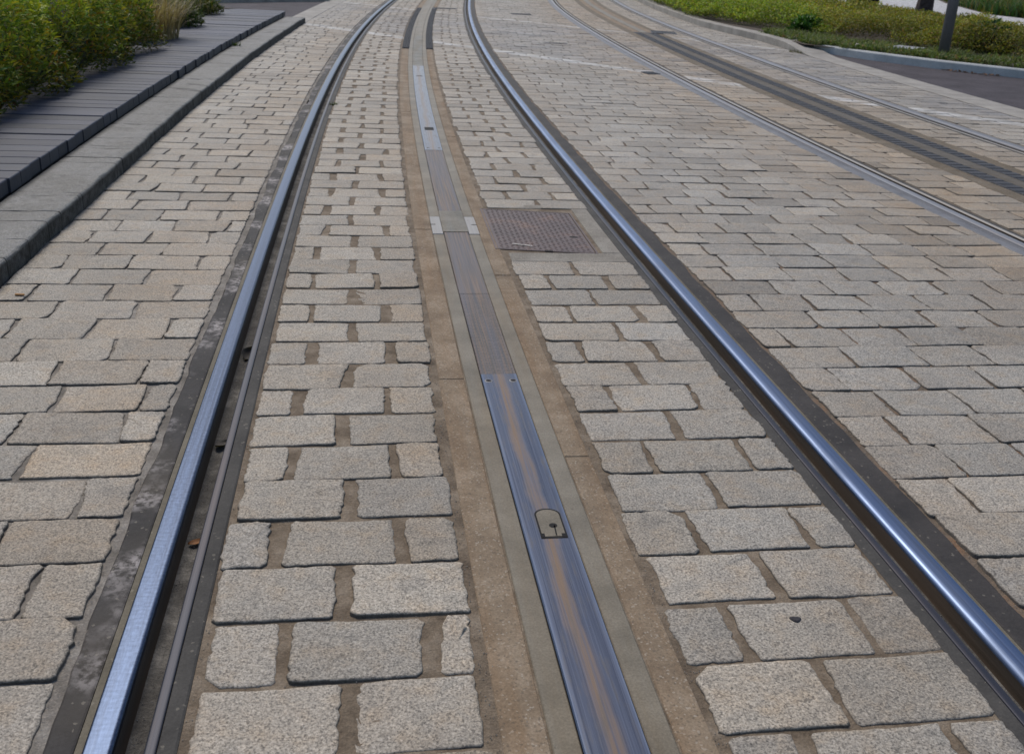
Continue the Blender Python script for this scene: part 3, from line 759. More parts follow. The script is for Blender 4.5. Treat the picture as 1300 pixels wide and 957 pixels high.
# ------------------------------------------------------------------ access cover
def access_cover():
    s0, s1, d0, d1 = 2.682, 3.358, 0.142, 0.552
    # the cover is a little out of square with the track
    x, y = T1.pos((s0 + s1) / 2, (d0 + d1) / 2)
    root = empty("access_cover", (float(x), float(y), 0), "rusty brown square-edged metal cover with raised tread beside the conductor rail", "manhole cover")
    cs = [(-0.082, 3.714), (0.318, 3.714), (0.230, 4.325), (-0.173, 4.329)]
    cs = np.array(cs)
    def bil(u, v):
        return (cs[0] * (1 - u) * (1 - v) + cs[1] * u * (1 - v) + cs[2] * u * v + cs[3] * (1 - u) * v)
    # frame rim
    V, F = [], []
    def quad(us, vs, z, z0=None):
        b = len(V)
        for (u, v) in ((us[0], vs[0]), (us[1], vs[0]), (us[1], vs[1]), (us[0], vs[1])):
            p = bil(u, v); V.append((p[0], p[1], z))
        F.append([b, b + 1, b + 2, b + 3])
        if z0 is not None:
            for (u, v) in ((us[0], vs[0]), (us[1], vs[0]), (us[1], vs[1]), (us[0], vs[1])):
                p = bil(u, v); V.append((p[0], p[1], z0))
            for k in range(4): F.append([b + k, b + 4 + k, b + 4 + (k + 1) % 4, b + (k + 1) % 4])
    t = 0.018; q = 0.012
    quad((0, 1), (0, q), -0.0006, -0.03); quad((0, 1), (1 - q, 1), -0.0006, -0.03); quad((0, t), (q, 1 - q), -0.0006, -0.03); quad((1 - t, 1), (q, 1 - q), -0.0006, -0.03)
    mesh_obj("cover_frame", V, F, M["cast"], root)
    V, F = [], []; quad((0, 1), (0, 1), -0.014); mesh_obj("gap_bed", V, F, M["black"], root)
    # lid with raised lozenges in alternating directions
    V, F = [], []
    g = 0.010
    quad((t + g, 1 - t - g), (q + 0.006, 1 - q - 0.006), -0.001, -0.012)
    nu, nv = 17, 26
    for i in range(nu):
        for j in range(nv):
            u = t + g + 0.02 + (i + 0.5) / nu * (1 - 2 * t - 2 * g - 0.04); v = q + 0.012 + (j + 0.5) / nv * (1 - 2 * q - 0.024)
            if abs(u - 0.86) < 0.05 and abs(v - 0.36) < 0.03: continue
            a = R(42 if (i + j) % 2 else -42)
            L, W = 0.0098, 0.0028
            p = bil(u, v); b = len(V)
            for (l, w_, z) in ((-L, 0, -0.001), (0, -W, -0.001), (L, 0, -0.001), (0, W, -0.001), (-L * 0.6, 0, 0.0004), (0, -W * 0.45, 0.0006), (L * 0.6, 0, 0.0004), (0, W * 0.45, 0.0006)):
                V.append((p[0] + l * math.cos(a) - w_ * math.sin(a), p[1] + l * math.sin(a) + w_ * math.cos(a), z))
            for k in range(4): F.append([b + k, b + (k + 1) % 4, b + 4 + (k + 1) % 4, b + 4 + k])
            F.append([b + 4, b + 5, b + 6, b + 7])
    lid = mesh_obj("cover_lid", V, F, M["cast"], root)
    V, F = [], []; p = bil(0.86, 0.36); disc(V, F, p, 0.019, -0.0004, 18, ry=0.011)
    mesh_obj("key_hole", V, F, M["black"], lid); V, F = [], []; p = bil(0.52, 0.006); b = len(V)
    V += [(p[0] - 0.016, p[1] - 0.008, 0.0002), (p[0] + 0.016, p[1] - 0.008, 0.0002), (p[0] + 0.016, p[1] + 0.008, 0.0002), (p[0] - 0.016, p[1] + 0.008, 0.0002)]; F.append([b, b + 1, b + 2, b + 3])
    mesh_obj("lifting_slot", V, F, M["black"], root)
    V, F = [], []
    for k in range(9):
        u = 0.20 + k * 0.021; p = bil(u, 0.12 - k * 0.004); r = 0.0075 if k < 7 else 0.004
        disc(V, F, p, r * rng.uniform(0.8, 1.2), 0.0019 + 0.0001 * k, 9, ry=0.006 * rng.uniform(0.7, 1.2))
    mesh_obj("white_scuff", V, F, M["white_scuff"], lid)
    return root
access_cover()

# ------------------------------------------------------------------ left kerb, boardwalk
def kerb_left():
    V, F, UV = [], [], []
    s = -1.0; DO = -1.508
    lens = []
    while s < 13.0:
        L = min(rng.choice([1.0, 1.0, 1.15, 0.9]), 13.05 - s); lens.append((s, L)); s += L
    for (a, L) in lens:
        prof = [(-1.772, -0.02), (-1.772, 0.064), (-1.766, 0.069)] + [(-1.766 + (0.232) * q, 0.0695 + 0.0012 * math.sin(q * 9)) for q in (0.2, 0.4, 0.6, 0.8, 1.0)] + [(-1.518, 0.0688), (-1.512, 0.0645), (-1.5095, 0.056), (-1.510, -0.02)]
        n = max(3, int(L / 0.04)); SS = np.linspace(a + 0.005, a + L - 0.005, n); m = len(prof); base = len(V)
        jx = np.cumsum(rng.normal(0, 0.0012, n)); jx -= np.linspace(0, jx[-1], n)
        for k, ss in enumerate(SS):
            for j, (d, z) in enumerate(prof):
                dd = d + (jx[k] * 1.4 if j >= 7 else 0) + rng.normal(0, 0.0006); zz = z + (rng.normal(0, 0.0007) if z > 0 else 0) - (0.002 if k in (0, n - 1) and z > 0.05 else 0)
                x, y = T1.pos(ss, dd); V.append((float(x), float(y), zz)); UV.append((ss, d))
        for k in range(n - 1):
            for j in range(m - 1): q = base + k * m + j; F.append([q, q + 1, q + m + 1, q + m])
        F.append([base + j for j in range(m)]); F.append([base + (n - 1) * m + j for j in range(m)][::-1])
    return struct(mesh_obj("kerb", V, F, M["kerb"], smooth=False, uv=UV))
kerb_left()
struct(extrude("kerb_flush", T1, 13.07, SMAX, [(-1.80, -0.02), (-1.80, 0.003), (-1.515, 0.003), (-1.509, -0.004), (-1.509, -0.02)], M["kerb_flush"], step=0.2))

def boardwalk():
    V, F, UV, C = [], [], [], []
    s = -1.0; w = 0.136
    while s < 13.1:
        d0 = -3.4; d1 = -1.7755 + rng.normal(0, 0.0035); z = 0.130 + rng.normal(0, 0.0012)
        n0 = len(V); gp = abs(rng.normal(0.004, 0.002)) + 0.002
        if rng.random() < 0.14: gp += 0.007
        box_td(V, F, UV, T1, s + gp / 2, s + w - gp / 2, d0, d1, 0.072, z, 0.003, 2)
        UV[n0:] = [(u, v) for u, v in UV[n0:]]
        t = float(np.clip(rng.normal(1, 0.13), 0.6, 1.4)); C += [(t, t, t * rng.uniform(0.97, 1.06))] * (len(V) - n0)
        s += w
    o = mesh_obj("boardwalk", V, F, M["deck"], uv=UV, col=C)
    V, F = [], []
    struct(extrude("boardwalk_bed", T1, -1.2, 13.06, [(-3.5, -0.02), (-3.5, 0.074), (-1.79, 0.074), (-1.79, -0.02)], M["black"], step=0.3))
    return struct(o)
boardwalk()

# ground beyond: left planting bed, asphalt path, paving behind it
def sheet(name, pts, z, mat, sub=0):
    bm = bmesh.new(); vs = [bm.verts.new((p[0], p[1], z)) for p in pts]; f = bm.faces.new(vs)
    bm.normal_update()
    if f.normal.z < 0: f.normal_flip()
    bmesh.ops.triangulate(bm, faces=bm.faces[:])
    me = bpy.data.meshes.new(name); bm.to_mesh(me); bm.free(); me.materials.append(mat)
    o = bpy.data.objects.new(name, me); COL.objects.link(o); return struct(o)
def tp(tr, s, d): x, y = tr.pos(s, d); return (float(x), float(y))
sheet("soil", [tp(T1, s, -2.9) for s in np.arange(-1.2, 13.2, 0.6)] + [tp(T1, 13.15, -2.4), tp(T1, 13.15, -7), (-30, 12), (-30, -2)], 0.139, M["soil"])
# asphalt path that comes in from the left beyond the boardwalk
far_l = [(-9.0, 11.6), (-4.987, 16.844), (-3.58, 18.666)]
sheet("path", [tp(T1, s, -1.80) for s in np.arange(13.05, 18.0, 0.4)] + [(-3.58, 18.60), (-4.987, 16.80), (-30, -12.0), (-30, 12.2), tp(T1, 13.12, -7.0), tp(T1, 13.12, -1.82)], -0.002, M["asphalt"])
def poly_kerb(name, pts, w, z, mat, zb=-0.03, round_=0.012):
    """kerb along a polyline; pts is its front foot, the kerb lies to the left of the direction of travel"""
    P = np.array(pts, float); 
    seg = [0]; 
    for a, b in zip(P[:-1], P[1:]): seg.append(seg[-1] + np.hypot(*(b - a)))
    S = np.arange(0, seg[-1], 0.25); S = np.append(S, seg[-1])
    X = np.interp(S, seg, P[:, 0]); Y = np.interp(S, seg, P[:, 1])
    tx, ty = np.gradient(X), np.gradient(Y); L = np.hypot(tx, ty); nx, ny = -ty / L, tx / L
    prof = [(0, zb), (0.004, z - round_), (round_ + 0.004, z), (w, z), (w, zb)]
    V, F, UV = [], [], []
    for k in range(len(S)):
        for o, zz in prof: V.append((X[k] + nx[k] * o, Y[k] + ny[k] * o, zz)); UV.append((S[k], o))
    m = len(prof)
    for k in range(len(S) - 1):
        for j in range(m - 1): a = k * m + j; F.append([a + m, a + m + 1, a + 1, a])
    F.append([0, 1, 2, 3, 4]); F.append([(len(S) - 1) * m + j for j in range(m)][::-1])
    return struct(mesh_obj(name, V, F, mat, uv=UV))
poly_kerb("kerb", [(-3.55, 18.70), (-4.987, 16.844), (-14, 5.1)][::-1], 0.18, 0.12, M["kerb_flush"])
sheet("paving", [(-3.60, 18.95), (-5.05, 17.1), (-14.2, 5.3), (-60, 5), (-60, 80), tp(T1, 45, -1.83), tp(T1, 34, -1.83), tp(T1, 26, -1.83), tp(T1, 19, -1.83)], 0.1, M["paving_beige"])

# right side: flush strip that rises into a kerb, asphalt path, pale kerb, planting bed
def rise(S):
    S = np.asarray(S); q2 = 1 - 0.8 * np.clip((S - 16.6) / 1.5, 0, 1); return _rise(S)
def _rise(S): q = np.clip((np.asarray(S) - 11.4) / 1.4, 0, 1); return 0.085 * q * q * (3 - 2 * q)
def right_kerb():
    V, F, UV = [], [], []
    s = -3.0
    while s < 40:
        L = 1.0; S = np.linspace(s + 0.003, s + L - 0.003, 9)
        prof = [(1.600, -0.05), (1.600, -0.006), (1.606, 0.0005), (1.75, 0.0015), (1.912, 0.0005), (1.918, -0.006), (1.918, -0.05)]
        m = len(prof); base = len(V)
        for ss in S:
            wd = 1.0 - 0.45 * float(np.clip((ss - 12) / 3, 0, 1))
            for d, z in prof:
                x, y = T2.pos(ss, 1.600 + (d - 1.6) * wd + float(strip_shift(ss))); V.append((float(x), float(y), z + (float(rise(ss)) if z > -0.03 else 0))); UV.append((ss, d))
        for k in range(len(S) - 1):
            for j in range(m - 1): a = base + k * m + j; F.append([a, a + 1, a + m + 1, a + m])
        F.append([base + j for j in range(m)]); F.append([base + (len(S) - 1) * m + j for j in range(m)][::-1])
        s += L
    return struct(mesh_obj("kerb", V, F, M["kerb_flush"], uv=UV))
right_kerb()
KL = [tp(T2, 12.25, 1.87), (4.105, 12.509), (4.702, 11.778), (5.403, 11.191), (7.2, 9.9), (14.0, 5.6)]
sheet("path", [tp(T2, s, 1.921) for s in np.arange(-3, 12.0, 0.4)] + KL[:] + [(14, -4)], -0.003, M["asphalt"])
poly_kerb("kerb", KL[::-1], 0.13, 0.10, M["kerb_pale"]) if False else poly_kerb("kerb", KL, 0.13, 0.09, M["kerb_pale"])
bed = [tp(T2, s, 1.72 + float(strip_shift(s))) for s in np.arange(12.2, 17.6, 0.4)] + [tp(T2, s, 1.34) for s in np.arange(17.8, 45, 1.0)] + [(60, 60), (60, 0), (14.1, 5.75), (7.3, 10.0), (5.46, 11.29), (4.79, 11.85), (4.19, 12.57), (3.92, 12.93)]
sheet("soil", [(3.2, 12.2), (5.0, 11.3), (5.2, 14.5), (3.0, 15.5)], -0.03, M["soil"])
sheet("soil", bed, 0.085, M["soil"])
# pale gravel walk behind the planting
sheet("gravel_path", [(8.3, 34.0), (7.3, 25.0), (7.2, 19.2), (7.35, 17.0), (7.5, 15.2), (9.0, 12.7), (11.8, 10.4), (15, 11), (12.3, 18.5), (10.9, 23.1), (10.62, 24.5), (11.95, 30.4), (13.0, 34)], 0.098, M["gravel"])

# ------------------------------------------------------------------ foliage builders
def leaf_mesh(P, D, U, L, W, C, bend=0.25):
    """folded leaves: P base points, D directions, U up vectors, length, width, colours"""
    n = len(P); D = D / np.linalg.norm(D, axis=1)[:, None]
    Sd = np.cross(D, U); Sd /= (np.linalg.norm(Sd, axis=1)[:, None] + 1e-9); N = np.cross(Sd, D)
    L = L[:, None]; W = W[:, None]
    mid = P + D * L * 0.45 + N * L * 0.04
    tip = P + D * L - N * L * bend * 0.6
    lf = mid - Sd * W * 0.5 + N * W * 0.18; rt = mid + Sd * W * 0.5 + N * W * 0.18
    V = np.stack([P, lf, tip, rt, mid], 1).reshape(-1, 3)
    b = np.arange(n)[:, None] * 5
    F = np.concatenate([b + np.array([0, 4, 1]), b + np.array([1, 4, 2]), b + np.array([0, 3, 4]), b + np.array([3, 2, 4])]).tolist()
    return V, F, np.repeat(C, 5, axis=0)

def blades(P, az, lean, L, W, C, seg=4):
    n = len(P); t = np.linspace(0, 1, seg + 1)
    V = np.empty((n, seg + 1, 2, 3)); dirx, diry = np.cos(az), np.sin(az)
    for k, tt in enumerate(t):
        a = lean * (0.25 + 0.9 * tt)
        r = L * tt * np.sin(a); z = L * tt * np.cos(a * 0.85)
        w = W * (1 - tt ** 1.6) * 0.5 + 0.0003
        cx, cy = P[:, 0] + dirx * r, P[:, 1] + diry * r
        V[:, k, 0] = np.stack([cx - diry * w, cy + dirx * w, P[:, 2] + z], 1); V[:, k, 1] = np.stack([cx + diry * w, cy - dirx * w, P[:, 2] + z], 1)
    b = np.arange(n)[:, None] * (2 * (seg + 1)); F = []
    for k in range(seg): F.append(b + np.array([2 * k, 2 * k + 1, 2 * k + 3, 2 * k + 2]))
    return V.reshape(-1, 3), np.concatenate(F).tolist(), np.repeat(C, 2 * (seg + 1), axis=0)

def join(parts):
    V, F, C = [], [], []; n = 0
    for v, f, c in parts:
        V.append(v); F += [[i + n for i in q] for q in f]; C.append(c); n += len(v)
    return np.concatenate(V), F, np.concatenate(C)

def pal(n, cols, wts, jit=0.25):
    i = rng.choice(len(cols), n, p=np.array(wts) / sum(wts)); c = np.array(cols)[i]
    return c * np.clip(rng.normal(1, jit, n), 0.35, 1.9)[:, None]

def vnoise(x, y, sc, seed):
    r = np.random.default_rng(seed); ph = r.uniform(0, 6.28, (6, 2)); fr = r.uniform(0.6, 1.9, (6, 2))
    return sum(np.sin(x * sc * fr[k, 0] + ph[k, 0]) * np.sin(y * sc * fr[k, 1] + ph[k, 1]) for k in range(6)) / 2.2

def rand_dirs(n, up=0.4):
    v = rng.normal(0, 1, (n, 3)); v[:, 2] = v[:, 2] * 0.6 + up; return v / np.linalg.norm(v, axis=1)[:, None]

# dense evergreen hedge behind the boardwalk
def hedge():
    x, y = T1.pos(5, -3.0)
    root = empty("hedge", (float(x), float(y), 0.13), "dense leafy evergreen hedge with yellow-green tips along the boardwalk", "hedge")
    s0, s1 = 0.0, 8.2
    def top(s, d): return 0.13 + 0.60 + 0.10 * vnoise(s, d, 2.3, 3) + 0.05 * vnoise(s, d, 6.5, 4)
    def front(s, z): return -2.235 + 0.05 * vnoise(s, z, 3.0, 5) + 0.045 * vnoise(s, z, 8.0, 6) - 0.16 * np.clip((z - 0.25) / 0.6, 0, 1) ** 1.2 + 0.02
    # added dark inner mass: painted shade behind the leaves, nothing shows through
    S = np.arange(s0, s1 - 0.1, 0.12); prof_n = 9; V = []; F = []
    for s in S:
        pts = [(-2.44, 0.12), (-2.46, 0.3), (-2.52, 0.48), (-2.64, 0.56), (-2.9, 0.6), (-3.4, 0.62), (-4.0, 0.62), (-4.6, 0.6), (-4.7, 0.1)]
        for d, z in pts: xx, yy = T1.pos(s, d + 0.03 * math.sin(s * 5)); V.append((float(xx), float(yy), z + 0.04 * math.sin(s * 3.1 + d * 4)))
    for i in range(len(S) - 1):
        for j in range(prof_n - 1): a = i * prof_n + j; F.append([a, a + prof_n, a + prof_n + 1, a + 1])
    F.append(list(range(prof_n))); F.append([(len(S) - 1) * prof_n + j for j in range(prof_n)][::-1])
    mesh_obj("dark_core", V, F, M["core_shade"], root)
    parts = []
    # front face
    n = 30000; s = rng.uniform(s0, s1, n); z = 0.14 + (rng.random(n) ** 0.85) * 0.62; depth = np.abs(rng.normal(0, 0.07, n))
    d = front(s, z) - depth + rng.normal(0, 0.012, n); z = np.minimum(z, top(s, d))
    # top
    m = 26000; s2 = rng.uniform(s0, s1, m); d2 = -2.38 - rng.random(m) * 2.2; z2 = top(s2, d2) - np.abs(rng.normal(0, 0.06, m)); z2 = np.where(d2 > -2.55, np.minimum(z2, 0.5 + (-2.38 - d2) * 1.6), z2)
    s = np.concatenate([s, s2]); d = np.concatenate([d, d2]); z = np.concatenate([z, z2])
    # end face
    q = 2500; s3 = s1 - np.abs(rng.normal(0, 0.06, q)); d3 = -2.4 - rng.random(q) * 2.0; z3 = 0.14 + rng.random(q) * 0.6
    s = np.concatenate([s, s3]); d = np.concatenate([d, d3]); z = np.concatenate([z, z3])
    xx, yy = T1.pos(s, d); P = np.stack([xx, yy, z], 1); n = len(P)
    D = rand_dirs(n, 0.55); D[:, 0] += 0.35
    lum = np.clip((z - 0.14) / 0.6, 0, 1)  # shade painted into the leaves: darker towards the foot of the hedge
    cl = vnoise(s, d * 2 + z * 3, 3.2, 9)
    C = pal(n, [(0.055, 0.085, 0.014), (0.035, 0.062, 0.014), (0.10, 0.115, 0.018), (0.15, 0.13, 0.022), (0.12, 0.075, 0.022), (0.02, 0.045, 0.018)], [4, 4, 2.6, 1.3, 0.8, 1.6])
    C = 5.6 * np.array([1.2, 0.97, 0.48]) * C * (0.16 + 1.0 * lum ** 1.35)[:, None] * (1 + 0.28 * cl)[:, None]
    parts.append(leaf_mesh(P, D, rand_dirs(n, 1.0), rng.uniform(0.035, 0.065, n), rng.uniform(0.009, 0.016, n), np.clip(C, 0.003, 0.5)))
    # shoots and straw among the tips
    k = 5200; s = rng.uniform(s0, s1, k); d = -2.40 - rng.random(k) ** 1.3 * 1.8; z = top(s, d) - rng.uniform(0.08, 0.2, k); z = np.where(d > -2.55, np.minimum(z, 0.42), z); xx, yy = T1.pos(s, d)
    parts.append(blades(np.stack([xx, yy, z], 1), rng.uniform(0, 6.28, k), rng.uniform(0.05, 0.6, k), rng.uniform(0.10, 0.24, k), rng.uniform(0.004, 0.009, k), pal(k, [(0.26, 0.25, 0.05), (0.34, 0.27, 0.10), (0.13, 0.17, 0.03)], [3, 2, 3])))
    V, F, C = join(parts)
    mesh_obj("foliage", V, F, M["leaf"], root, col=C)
M["core_shade"] = mat_plain_noise("hedge_shade", [(0.3, (0.006, 0.008, 0.003)), (0.7, (0.015, 0.018, 0.007))], 20, 0.95, 0.5)
hedge()

def tuft(name, tr, s, d, z, rad, n, L, W, cols, wts, lean, label, cat, group=None, leaves=0, lcols=None, lw=None):
    x, y = tr.pos(s, d)
    a = rng.uniform(0, 6.28, n); r = rad * np.sqrt(rng.random(n))
    P = np.stack([x + r * np.cos(a), y + r * np.sin(a), np.full(n, z)], 1)
    parts = [blades(P, a + rng.normal(0, 0.8, n), np.abs(rng.normal(lean, 0.25, n)), rng.uniform(0.6, 1.1, n) * L, rng.uniform(0.7, 1.3, n) * W, pal(n, cols, wts))]
    if leaves:
        u = rng.normal(0, 1, (leaves, 3)); u /= np.linalg.norm(u, axis=1)[:, None]; u[:, 2] = np.abs(u[:, 2])
        P = np.array([x, y, z]) + u * np.array([rad, rad, L]) * (rng.random(leaves) ** 0.4)[:, None] * 1.05
        sh = 0.4 + 0.8 * np.clip((P[:, 2] - z) / L, 0, 1)
        parts.append(leaf_mesh(P, rand_dirs(leaves, 0.4) + u * 0.7, rand_dirs(leaves, 1.0), rng.uniform(0.03, 0.06, leaves), rng.uniform(0.014, 0.028, leaves), pal(leaves, lcols, lw) * sh[:, None]))
    V, F, C = join(parts)
    o = mesh_obj(name, V - np.array([x, y, z]), F, M["leaf"], col=C); o.location = (float(x), float(y), z)
    return tag(o, label, cat, group)
STRAW = [(0.30, 0.23, 0.12), (0.38, 0.31, 0.18), (0.20, 0.14, 0.07), (0.13, 0.13, 0.05)]
GREEN = [(0.04, 0.075, 0.014), (0.075, 0.11, 0.018), (0.12, 0.13, 0.025), (0.02, 0.045, 0.015)]
DARK = [(0.012, 0.035, 0.02), (0.02, 0.05, 0.025), (0.035, 0.06, 0.02)]
PALE = [(0.20, 0.21, 0.16), (0.28, 0.27, 0.22), (0.10, 0.13, 0.08)]
tuft("grass_clump", T1, 8.95, -2.62, 0.135, 0.40, 1500, 0.48, 0.007, STRAW, [4, 3, 3, 1], 0.55, "straw-coloured ornamental grass clump just past the end of the hedge", "grass clump")
tuft("grass_clump", T1, 9.5, -3.15, 0.135, 0.34, 900, 0.6, 0.008, STRAW + PALE, [3, 2, 1, 2, 2, 2, 1], 0.35, "tall pale grass clump standing behind the straw-coloured clump", "grass clump")
tuft("shrub", T1, 10.35, -2.62, 0.135, 0.34, 250, 0.30, 0.008, GREEN, [3, 3, 2, 1], 0.6, "low bright green shrub on the boardwalk edge beyond the straw grass", "shrub", None, 2600, GREEN, [3, 4, 3, 1])
tuft("shrub", T1, 10.9, -3.5, 0.135, 0.5, 300, 0.55, 0.01, DARK, [1, 1, 1], 0.4, "dark blue-green shrub at the back of the planting bed", "shrub", None, 2600, DARK, [2, 2, 1])
tuft("grass_clump", T1, 11.75, -3.15, 0.135, 0.32, 800, 0.55, 0.008, PALE + STRAW, [3, 3, 1, 2, 2, 0, 0], 0.3, "pale greyish grass clump near the far end of the boardwalk", "grass clump")
tuft("shrub", T1, 12.1, -2.70, 0.135, 0.30, 200, 0.22, 0.008, GREEN + STRAW[:1], [2, 3, 3, 0, 2], 0.6, "small yellow-green shrub at the far corner of the boardwalk", "shrub", None, 1600, GREEN + [(0.22, 0.17, 0.04)], [2, 3, 3, 0, 2])
tuft("shrub", T1, 9.3, -4.1, 0.135, 0.6, 300, 0.75, 0.01, DARK, [1, 1, 1], 0.35, "tall dark green shrub rising behind the hedge end", "shrub", None, 3000, DARK + GREEN[:1], [2, 2, 1, 2])

# right-hand planting: low spreading ground cover, verge grass (nobody could count these)
def ground_cover():
    n = 190000
    # sample in the bed between the kerbs and the gravel walk, denser near the camera
    v = rng.random(n) ** 1.25; u = rng.random(n)
    # front edge: along pale kerb and the raised kerb; interpolate a polyline
    fr = np.array([(2.5, 27.0), (2.58, 22.5), (2.72, 19.5), (2.80, 17.7), (3.15, 16.75), (3.55, 15.75), (4.0, 14.75), (4.5, 13.9), (5.0, 13.2), (5.5, 12.85), (6.3, 12.1), (8.2, 10.8), (11, 9)])
    bk = np.array([(5.2, 27.0), (5.4, 25.0), (5.6, 23.5), (5.9, 22.2), (6.5, 22.0), (6.95, 21.3), (7.15, 19.9), (7.35, 18.6), (7.3, 17.2), (7.3, 16.0), (7.5, 14.9), (9.0, 12.6), (11.8, 10.2)])
    t = u * (len(fr) - 1); i = np.minimum(t.astype(int), len(fr) - 2); f = (t - i)[:, None]
    A = fr[i] * (1 - f) + fr[i + 1] * f; B = bk[i] * (1 - f) + bk[i + 1] * f
    XY = A * (1 - v[:, None]) + B * v[:, None]
    edge = np.clip(v / 0.05, 0, 1)
    x, y = XY[:, 0], XY[:, 1]
    hgt = (0.12 + 0.22 * edge) * (1 + 0.30 * vnoise(x, y, 2.2, 21) + 0.30 * vnoise(x, y, 5.5, 22))
    hgt = hgt * (1 - 0.45 * v)
    keep = (vnoise(x, y, 1.3, 23) + 0.8 * vnoise(x, y, 4, 24) > -1.25) | (v > 0.14)
    bare = (np.hypot((x - 4.3) / 0.5, (y - 13.9) / 0.5) < 1)
    keep &= ~bare
    z = 0.085 + np.clip(hgt, 0.03, 0.6) * rng.random(n) ** 0.45
    P = np.stack([x, y, z], 1)[keep]; x, y, z, hh = x[keep], y[keep], z[keep], np.clip(hgt, 0.03, .6)[keep]
    n = len(P); lum = np.clip((z - 0.085) / hh, 0, 1)  # lower leaves get a darker colour, painting in the shade among the clumps
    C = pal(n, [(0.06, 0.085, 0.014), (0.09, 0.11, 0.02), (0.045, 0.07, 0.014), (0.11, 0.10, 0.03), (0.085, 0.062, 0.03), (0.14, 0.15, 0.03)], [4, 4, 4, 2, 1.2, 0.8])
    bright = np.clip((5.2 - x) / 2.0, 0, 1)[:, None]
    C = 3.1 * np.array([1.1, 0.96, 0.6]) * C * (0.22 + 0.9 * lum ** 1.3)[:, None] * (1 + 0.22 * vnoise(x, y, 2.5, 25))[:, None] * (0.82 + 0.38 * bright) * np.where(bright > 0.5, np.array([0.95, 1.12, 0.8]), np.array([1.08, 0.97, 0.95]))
    dist = np.hypot(x, y); sc = np.clip(dist / 13.0, 0.9, 1.9)
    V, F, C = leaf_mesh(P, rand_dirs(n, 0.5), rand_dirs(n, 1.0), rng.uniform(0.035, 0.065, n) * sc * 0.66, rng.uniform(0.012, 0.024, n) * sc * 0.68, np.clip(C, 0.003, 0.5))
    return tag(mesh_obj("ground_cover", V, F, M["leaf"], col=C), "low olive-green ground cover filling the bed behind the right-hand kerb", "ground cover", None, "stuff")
ground_cover()
def far_grass():
    n = 26000; u = rng.random(n); v = rng.random(n) ** 1.3
    fr = np.array([(13.2, 34), (12.1, 30.4), (10.75, 24.6), (11.0, 23.1), (12.4, 18.6), (15.2, 11)]); bk = np.array([(22, 40), (20, 33), (17, 27), (17, 24), (19, 20), (22, 13)])
    t = u * (len(fr) - 1); i = np.minimum(t.astype(int), len(fr) - 2); f = (t - i)[:, None]
    A = fr[i] * (1 - f) + fr[i + 1] * f; B = bk[i] * (1 - f) + bk[i + 1] * f; XY = A * (1 - v[:, None]) + B * v[:, None]
    P = np.concatenate([XY, np.full((n, 1), 0.08)], 1)
    V, F, C = blades(P, rng.uniform(0, 6.28, n), np.abs(rng.normal(0.5, 0.3, n)), rng.uniform(0.15, 0.5, n) * (1 + 0.4 * vnoise(XY[:, 0], XY[:, 1], 1.5, 61)), rng.uniform(0.015, 0.035, n), 1.5 * pal(n, [(0.04, 0.075, 0.014), (0.02, 0.06, 0.02), (0.09, 0.085, 0.03), (0.12, 0.07, 0.03)], [4, 3, 2, 0.6]), 3)
    return tag(mesh_obj('far_grass', V, F, M['grass'], col=C), 'rough dark green grass growing beyond the pale gravel walk', 'grass', None, 'stuff')
far_grass()
def verge():
    n = 16000; u = rng.random(n); v = rng.random(n)
    fr = np.array([(3.35, 15.0), (3.48, 14.0), (3.60, 13.3), (3.88, 12.92), (4.27, 12.62), (4.85, 11.93), (5.5, 11.33), (7.3, 10.03), (11, 7.75)]); bk = np.array([(3.9, 15.4), (4.1, 14.7), (4.3, 14.1), (4.6, 13.7), (5.0, 13.2), (5.5, 12.7), (6.2, 12.0), (8.4, 10.7), (11.6, 8.6)])
    t = u * (len(fr) - 1); i = np.minimum(t.astype(int), len(fr) - 2); f = (t - i)[:, None]
    A = fr[i] * (1 - f) + fr[i + 1] * f; B = bk[i] * (1 - f) + bk[i + 1] * f; XY = A * (1 - v[:, None]) + B * v[:, None]
    k = (vnoise(XY[:, 0], XY[:, 1], 4, 31) > -0.35) & ~((np.abs(XY[:, 0] - 4.72) < 0.2) & (np.abs(XY[:, 1] - 12.95) < 0.2))
    XY = XY[k]; n = len(XY); P = np.concatenate([XY, np.full((n, 1), 0.083)], 1)
    p1 = blades(P, rng.uniform(0, 6.28, n), np.abs(rng.normal(0.7, 0.3, n)), rng.uniform(0.04, 0.12, n), rng.uniform(0.006, 0.012, n), 1.3 * pal(n, [(0.09, 0.12, 0.03), (0.13, 0.15, 0.05), (0.16, 0.14, 0.07), (0.055, 0.085, 0.02)], [4, 3, 2, 3]), 3)
    m = 5000; q = rng.integers(0, n, m); P2 = P[q] + rng.normal(0, 0.02, (m, 3)) * np.array([1, 1, 0]) + np.array([0, 0, 1]) * rng.uniform(0.01, 0.05, (m, 1))
    p2 = leaf_mesh(P2, rand_dirs(m, 0.2), rand_dirs(m, 1.2), rng.uniform(0.03, 0.06, m), rng.uniform(0.02, 0.035, m), 1.2 * pal(m, [(0.08, 0.12, 0.03), (0.12, 0.15, 0.05), (0.22, 0.14, 0.06)], [4, 3, 0.7]))
    V, F, C = join([p1, p2])
    return tag(mesh_obj("verge_grass", V, F, M["grass"], col=C), "short weedy grass strip between the pale kerb and the ground cover", "grass", None, "stuff")
verge()
